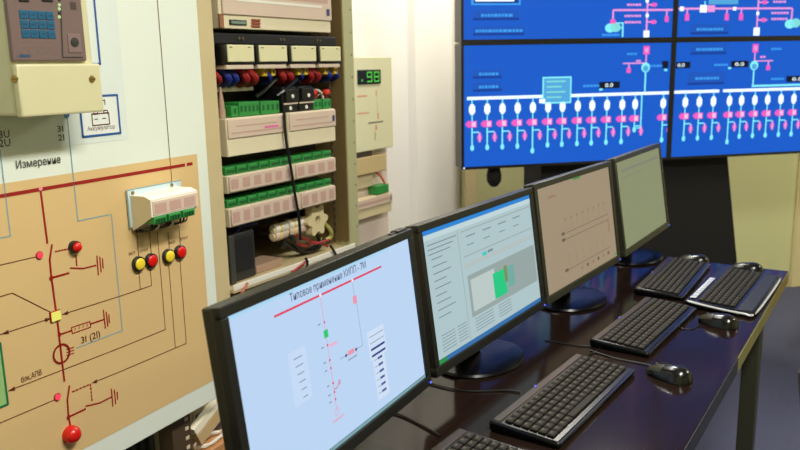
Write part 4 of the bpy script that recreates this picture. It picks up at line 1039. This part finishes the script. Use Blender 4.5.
def vclip(x0, x1, z0, z1, ma, y=Y1):
    for k, (t, mb, a, b_, c, d) in DISP.items():
        u0, u1, v0, v1 = max(x0, a), min(x1, b_), max(z0, c), min(z1, d)
        if u1 > u0 and v1 > v0: mb.rect(u0, v0, u1, v1, ma, y)
def vdisc(px, r, ma, y=Y2, rz=None):
    c0 = VP(*px)
    for k, (t, mb, a, b_, c, d) in DISP.items():
        if a+r < c0[0] < b_-r and c < c0[1] < d: mb.disc(c0, r, ma, y, rz=rz)
def hz(x0, x1, z, wd, ma, y=Y1): vclip(x0, x1, z-wd/2, z+wd/2, ma, y)
def vt(x, z0, z1, wd, ma, y=Y1): vclip(x-wd/2, x+wd/2, min(z0, z1), max(z0, z1), ma, y)
S = DWd/207.0
def X(x, y): return VP(x, y)[0]
def Z(x, y): return VP(x, y)[1]
zb1 = (Z(470, 98)+Z(640, 94))/2; zb2 = (Z(675, 92)+Z(718, 91)+Z(722, 91))/3; xsp = vx0+DWd
hz(X(467, 98), xsp, zb1, .014, cyw, Y1); hz(xsp, X(719, 92), zb2, .014, cyw); hz(X(723, 91), X(800, 86)+.4, zb2, .014, cyw)
vz = lambda dy: dy*S*.97
feed = [472, 487.2, 502.4, 517.6, 532.8, 548, 562.4, 577.6, 592, 606.8, 622, 634.8, 662.8, 684.8, 698.8, 712.8, 728.8, 740.8, 754, 766.8, 780, 792.8, 806, 819, 832, 845]
for i, fx in enumerate(feed):
    zb = zb1 if fx < 670 else zb2
    x = X(fx, 110); sc = 1.0
    vt(x, zb, zb-vz(26), .006, cy)
    for dz, hh in ((10, 11),):
        vclip(x-.0145, x+.0145, zb-vz(dz+3), zb-vz(dz-3), cyw, Y2); vclip(x-.009, x+.009, zb-vz(dz+4.8), zb-vz(dz-4.8), cyw, Y2)
    vclip(x-.022, x+.022, zb-vz(26.6), zb-vz(20.6), mg, Y2); vclip(x-.030, x-.02, zb-vz(25.2), zb-vz(22), mg, Y2)
    vclip(x-.002, x+.017, zb-vz(26), zb-vz(21.4), mat('graphic_pale_pink', (246, 190, 226), emit=1.1), Y3)
    bot = 44 if i not in (4, 16) else 49
    if i == 11: bot = 33
    vt(x, zb-vz(27), zb-vz(bot), .007, cy)
    vdisc((fx, 0), 0, cy) if False else None
    vclip(x-.009, x+.009, zb-vz(bot+3), zb-vz(bot), cy, Y2); vclip(x-.006, x+.006, zb-vz(bot+4), zb-vz(bot-1), cy, Y2)
    hz(x, x+.034, zb-vz(31), .006, cy)
    vclip(x+.025, x+.047, zb-vz(38), zb-vz(34.2), mg, Y2); vclip(x+.031, x+.041, zb-vz(40.3), zb-vz(31.5), pkv, Y3)
# button shapes
def button(a, c, txtw, hl=False):
    vrect(a, c, mdb, Y1); p, q = VP(*a), VP(*c)
    vclip(p[0], q[0], q[1], q[1]+.010, dkb, Y2)
    zc = (p[1]+q[1])/2; n = max(4, int((q[0]-p[0])/.022)); x = p[0]+(q[0]-p[0])*(1-txtw)/2
    random.seed(int(a[0]))
    while x < q[0]-(q[0]-p[0])*(1-txtw)/2:
        w_ = random.uniform(.008, .02); vclip(x, x+w_, zc-.006, zc+.006, ltb if not hl else cyw, Y2); x += w_+.004
button((473, 70), (502, 78), .6); button((473, 82.5), (502, 91), .6); button((473, 10.5), (519, 20), .65); button((473, 26.5), (524, 35), .9)
button((691, 24.5), (728, 34), .7); button((691, 44.5), (726, 54), .7); button((688, 72.5), (724, 84), .6)
vrect((471, -10), (520.5, 5), ltb, Y2); vrect((473.5, -8), (518.5, 3.2), dkb, Y3); vrect((475, -2), (514, 1.4), cyw, Y4)
def popup(a, c):
    vrect(a, c, cy, Y2); p, q = VP(*a), VP(*c); e = .007
    vclip(p[0]+e, q[0]-e, q[1]+e, p[1]-e, mat('graphic_popup', (84, 170, 224), emit=1.0), Y3)
    for k in range(4): vclip(p[0]+.02, q[0]-.03-.02*(k % 2), p[1]-.025-.024*k, p[1]-.018-.024*k, mat('graphic_teal', (130, 225, 220), emit=1.0), Y4)
popup((542.5, 77), (571, 103))
vrect((539, 99), (545, 103), cyw, Y4)
def numbox(a, c, tx0, tx1):
    vrect(a, c, bkk, Y2); p, q = VP(*a), VP(*c)
    xa, xb = VP(tx0, a[1])[0], VP(tx1, a[1])[0]
    for k, (t, mb, u0, u1, v0, v1) in DISP.items():
        if u0 < xa and xb < u1 and v0 < q[1] and p[1] < v1: mb.text('0.0', xa, q[1]+.006, xb-xa, (p[1]-q[1])-.012, cyw, Y4)
def word(a, n, ma=ltb, h=.010):
    p = VP(*a); random.seed(int(a[0]*3+a[1])); x = p[0]
    for k in range(n): w_ = random.uniform(.008, .016); vclip(x, x+w_, p[1]-h/2, p[1]+h/2, ma, Y2); x += w_+.003
numbox((599, 82), (619.5, 88), 605, 613); word((583, 86), 5); vrect((599, 88.5), (602.5, 90.5), cy, Y2)
numbox((676, 62), (690, 68), 677.5, 684.5); word((649, 66), 5); vrect((662, 61), (668, 68), bkk, Y2); vrect((664, 69), (667, 71), cy, Y2)
numbox((731, 61), (748, 67), 735, 744); word((714, 65), 5); vrect((728, 67), (731, 69), cy, Y2)
numbox((786.5, 76), (806, 81.5), 792, 802); word((771, 79), 5)
# incoming line, lower row
def incomer(xp, ytop, ycirc, zbus_, branch_x, drop_x, stem=pkv):
    x = X(xp, 60)
    vclip(x-.016, x+.016, Z(xp, ytop+4.5), Z(xp, ytop-4), mg, Y2); vclip(x-.009, x+.009, Z(xp, ytop+2.5), Z(xp, ytop-2), pkv, Y3)
    vt(x, Z(xp, ytop), Z(xp, ycirc), .007, stem); hz(min(x, X(branch_x, 60)), max(x, X(branch_x, 60)), Z(xp, ycirc-4.5), .006, pkv)
    xd = X(drop_x, 60); vt(xd, Z(xp, ycirc-4.5), Z(xp, ycirc+5), .008, pkv); vclip(xd-.011, xd+.011, Z(xp, ycirc+5), Z(xp, ycirc), mg, Y2)
    vdisc((xp-.5, ycirc), .023, cy); vdisc((xp-.5, ycirc+1), .014, mat('graphic_popup'), Y3)
    vt(x, Z(xp, ycirc), zbus_, .008, cy)
incomer(646, 50, 67.5, zb1, 623, 629); incomer(754.5, 48, 65.5, Z(753, 86), 773, 768.5)
hz(X(752, 80), X(800, 80)+.4, Z(752, 86), .010, cy)
xq = X(643, 94); vt(xq-.006, zb1, zb1-vz(33), .007, cy); hz(xq-.03, xq, zb1-vz(33), .006, cy)
word((627, 54), 4); word((636, 61), 2, pkv); word((771, 49), 4); word((760, 57), 2, pkv)
# upper row
z9 = (Z(613, 10)+Z(671, 10))/2; hz(X(613, 10), xsp, z9, .009, pkv)
x = X(613, 15); vt(x, z9, Z(613, 24), .009, pkv); vclip(x-.014, x+.014, Z(613, 24), Z(613, 19.5), mg, Y2)
vdisc((610, 28), .026, cy, Y2, .021); vdisc((615.5, 27.5), .026, mat('graphic_teal'), Y2, .021)
x2 = X(623, 20); hz(x, x2, Z(618, 23), .006, cy); hz(x, x2, Z(618, 28), .006, cy); vt(x2, Z(623, 22.5), Z(623, 37), .008, cy); word((602, 35), 6)
x = X(647, 15); vt(x, Z(647, -60), Z(647, 33), .009, pkv); vclip(x-.015, x+.015, Z(647, 38.5), Z(647, 30.5), cyw, Y2)
for yy in (1, 15.5): vdisc((647, yy), .009, cyw, Y3)
for yy in (4.8, 22): vclip(x, x+.05, Z(647, yy+.7), Z(647, yy-.7), pkv, Y2); vclip(x+.022, x+.045, Z(647, yy+2), Z(647, yy-2), mg, Y3)
xx = X(666.7, 15); vt(xx, z9, z9-.05, .008, pkv); vclip(xx-.010, xx+.010, z9-.055, z9-.028, mg, Y3)
word((627, 4.8), 5, pkv); word((624.5, 16), 6, pkv); word((624.5, 22.3), 6, pkv)
z9b = (Z(675, 9)+Z(792, 8))/2; hz(xsp, X(792, 8), z9b, .009, pkv)
vrect((680, 6.5), (683.5, 11), cyw, Y2); vrect((700, 5), (706.5, 12.5), cyw, Y2); vrect((707.5, 5.3), (714.5, 12), pkv, Y2); vrect((733, 7), (736, 10.5), cyw, Y2)
vrect((709, -6), (738, 4.3), mat('graphic_popup'), Y2); vt(X(705, 3), Z(705, 1), z9b, .007, cy)
for fx in (687, 726.7, 741):
    xx = X(fx, 15); vt(xx, z9b, z9b-.05, .008, pkv); vclip(xx-.011, xx+.011, z9b-.055, z9b-.024, mg, Y3)
x = X(757.5, 15); vt(x, Z(757, -60), Z(757, 30), .009, pkv); vclip(x-.017, x+.017, Z(757, 35.5), Z(757, 27.5), cyw, Y2); vdisc((757.5, 13.5), .009, cyw, Y3)
for yy in (2.3, 20): vclip(x, x+.055, Z(757, yy+.7), Z(757, yy-.7), pkv, Y2); vclip(x+.022, x+.045, Z(757, yy+2), Z(757, yy-2), mg, Y3)
x = X(792, 12); vt(x, z9b, Z(792, 20), .009, pkv); vdisc((789.5, 24), .028, cy, Y2, .022); vdisc((795.5, 23), .028, mat('graphic_teal'), Y2, .022)
word((773, 1.8), 5, pkv); word((771, 13), 6, pkv); word((771, 19), 6, pkv)
p_ = VP(464.8, 165.5)
for (row, colm), (t, mb, a, b_, c, d) in DISP.items(): mb.build('screen', t, 'lit blue screen with a power network diagram')
mb = MB(); mb.cyl((vx0+.012, -.0042, zv0+.008), (vx0+.012, -.006, zv0+.008), .004, mat('led_white', (220, 230, 255), emit=1.4), seg=10); mb.build('power_light', DISP[(0, 0)][0], 'white power light')
# stand with black skirt
sx0 = VP(541, 170, -.08)[0]; sx1 = VP(727, 160, -.08)[0]; q1 = VP(737, 262, -.08)
zt = zv0-.004; kx = (q1[0]-sx1)/(zt-q1[1]); xb1 = sx1+kx*zt; xb0 = sx0-.0*zt
t = thing('video_wall_stand', 'black flared stand panel carrying the video wall displays', 'stand', VF, ((sx0+sx1)/2, .18, 0))
mb = MB(); y0, y1 = .08, .30
A_ = [(sx0, zt), (sx1, zt), (xb1, 0), (xb0, 0)]
mb.poly([(x, y0, z) for x, z in A_][::-1], blk_m); mb.poly([(x, y1, z) for x, z in A_], blk_m)
for i in range(4): j = (i+1) % 4; mb.poly([(A_[i][0], y0, A_[i][1]), (A_[j][0], y0, A_[j][1]), (A_[j][0], y1, A_[j][1]), (A_[i][0], y1, A_[i][1])], blk_m)
bmesh.ops.recalc_face_normals(mb.bm, faces=mb.bm.faces); mb.build('panel', t)
for xx in (vx0+.16, vx0+DWd*.5, vx0+DWd*1.5):
    mb = MB(); mb.box(xx-.03, xx+.03, .112, .16, zv0+.02, zv0+DH*2, blk_m, .003); mb.build('upright', t)
mb = MB(); mb.box(vx0+.13, sx0+.3, .16, .20, zv0+.08, zv0+.14, blk_m, .003); mb.build('cross_bar', t)
p_ = VP(499, 178); mb = MB()
mb.lathe((p_[0], .07, zv0-.10), (0, 0, 1), [(0, 0), (.006, .018), (.03, .034), (.06, .036), (.085, .03), (.098, .026), (.098, 0)], blk_m, 20)
solo(mb, 'speaker_pod', 'small rounded black pod hanging under the lower left display', 'speaker', fr=VF)

# ------------------------------------------------------------------ chairs at the right edge
def chair(x, y, rz, label, seat_m, back_m, top=.86, sz=.47):
    t = thing('office_chair', label, 'chair', Frame((x, y, 0), rz), (0, 0, 0))
    mb = MB(); mb.box(-.23, .23, -.22, .22, sz-.07, sz, seat_m, .03, 4); mb.build('seat', t)
    mb = MB(); n = 10
    rows = []
    for i in range(n+1):
        z = sz+.08+(top-sz-.08)*i/n; hw = .19+.04*i/n; row = []
        for j in range(9):
            u = -1+2*j/8; row.append((u*hw, .20+.04*(1-u*u)+.03*i/n, z))
        rows.append(row)
    F_ = [[mb.bm.verts.new(p) for p in r] for r in rows]; G_ = [[mb.bm.verts.new((p[0], p[1]+.05, p[2])) for p in r] for r in rows]
    fs = []
    for i in range(n):
        for j in range(8): fs += [mb.bm.faces.new((F_[i][j], F_[i][j+1], F_[i+1][j+1], F_[i+1][j])), mb.bm.faces.new((G_[i][j+1], G_[i][j], G_[i+1][j], G_[i+1][j+1]))]
    for i in range(n): fs += [mb.bm.faces.new((F_[i+1][0], G_[i+1][0], G_[i][0], F_[i][0])), mb.bm.faces.new((F_[i][8], G_[i][8], G_[i+1][8], F_[i+1][8]))]
    for j in range(8): fs += [mb.bm.faces.new((F_[0][j+1], F_[0][j], G_[0][j], G_[0][j+1])), mb.bm.faces.new((F_[n][j], F_[n][j+1], G_[n][j+1], G_[n][j]))]
    mb._fin(fs, back_m, True); bmesh.ops.recalc_face_normals(mb.bm, faces=mb.bm.faces); mb.build('backrest', t)
    mb = MB(); mb.tube([(0, .10, sz-.075), (0, .27, sz-.06), (0, .285, sz+.05), (0, .27, sz+.16)], .014, blk); mb.build('back_support', t)
    mb = MB(); mb.cyl((0, 0, .10), (0, 0, sz-.07), .025, dkgrey); mb.build('column', t)
    for k in range(5):
        a = 2*math.pi*k/5+.3; d = (math.cos(a), math.sin(a))
        mb = MB(); mb.tube([(d[0]*.02, d[1]*.02, .10), (d[0]*.12, d[1]*.12, .09), (d[0]*.2, d[1]*.2, .065)], .016, blk); o = mb.build('leg', t)
        mb = MB(); mb.cyl((d[0]*.2-.014*d[1], d[1]*.2+.014*d[0], .026), (d[0]*.2+.014*d[1], d[1]*.2-.014*d[0], .026), .026, blk); mb.build('caster', o)
bv = mat('chair_dark_brown', (34, 26, 24), .5)
chair(.085, 1.50, R_(0), 'dark brown office chair cut off by the right edge beside the desk', mat('chair_black_fabric', (26, 24, 26), .8), bv, .81)
chair(-.085, 4.0, R_(180), 'black and orange-red office chair far off at the right edge', mat('chair_orange', (210, 80, 40), .7), blk, .60, .43)
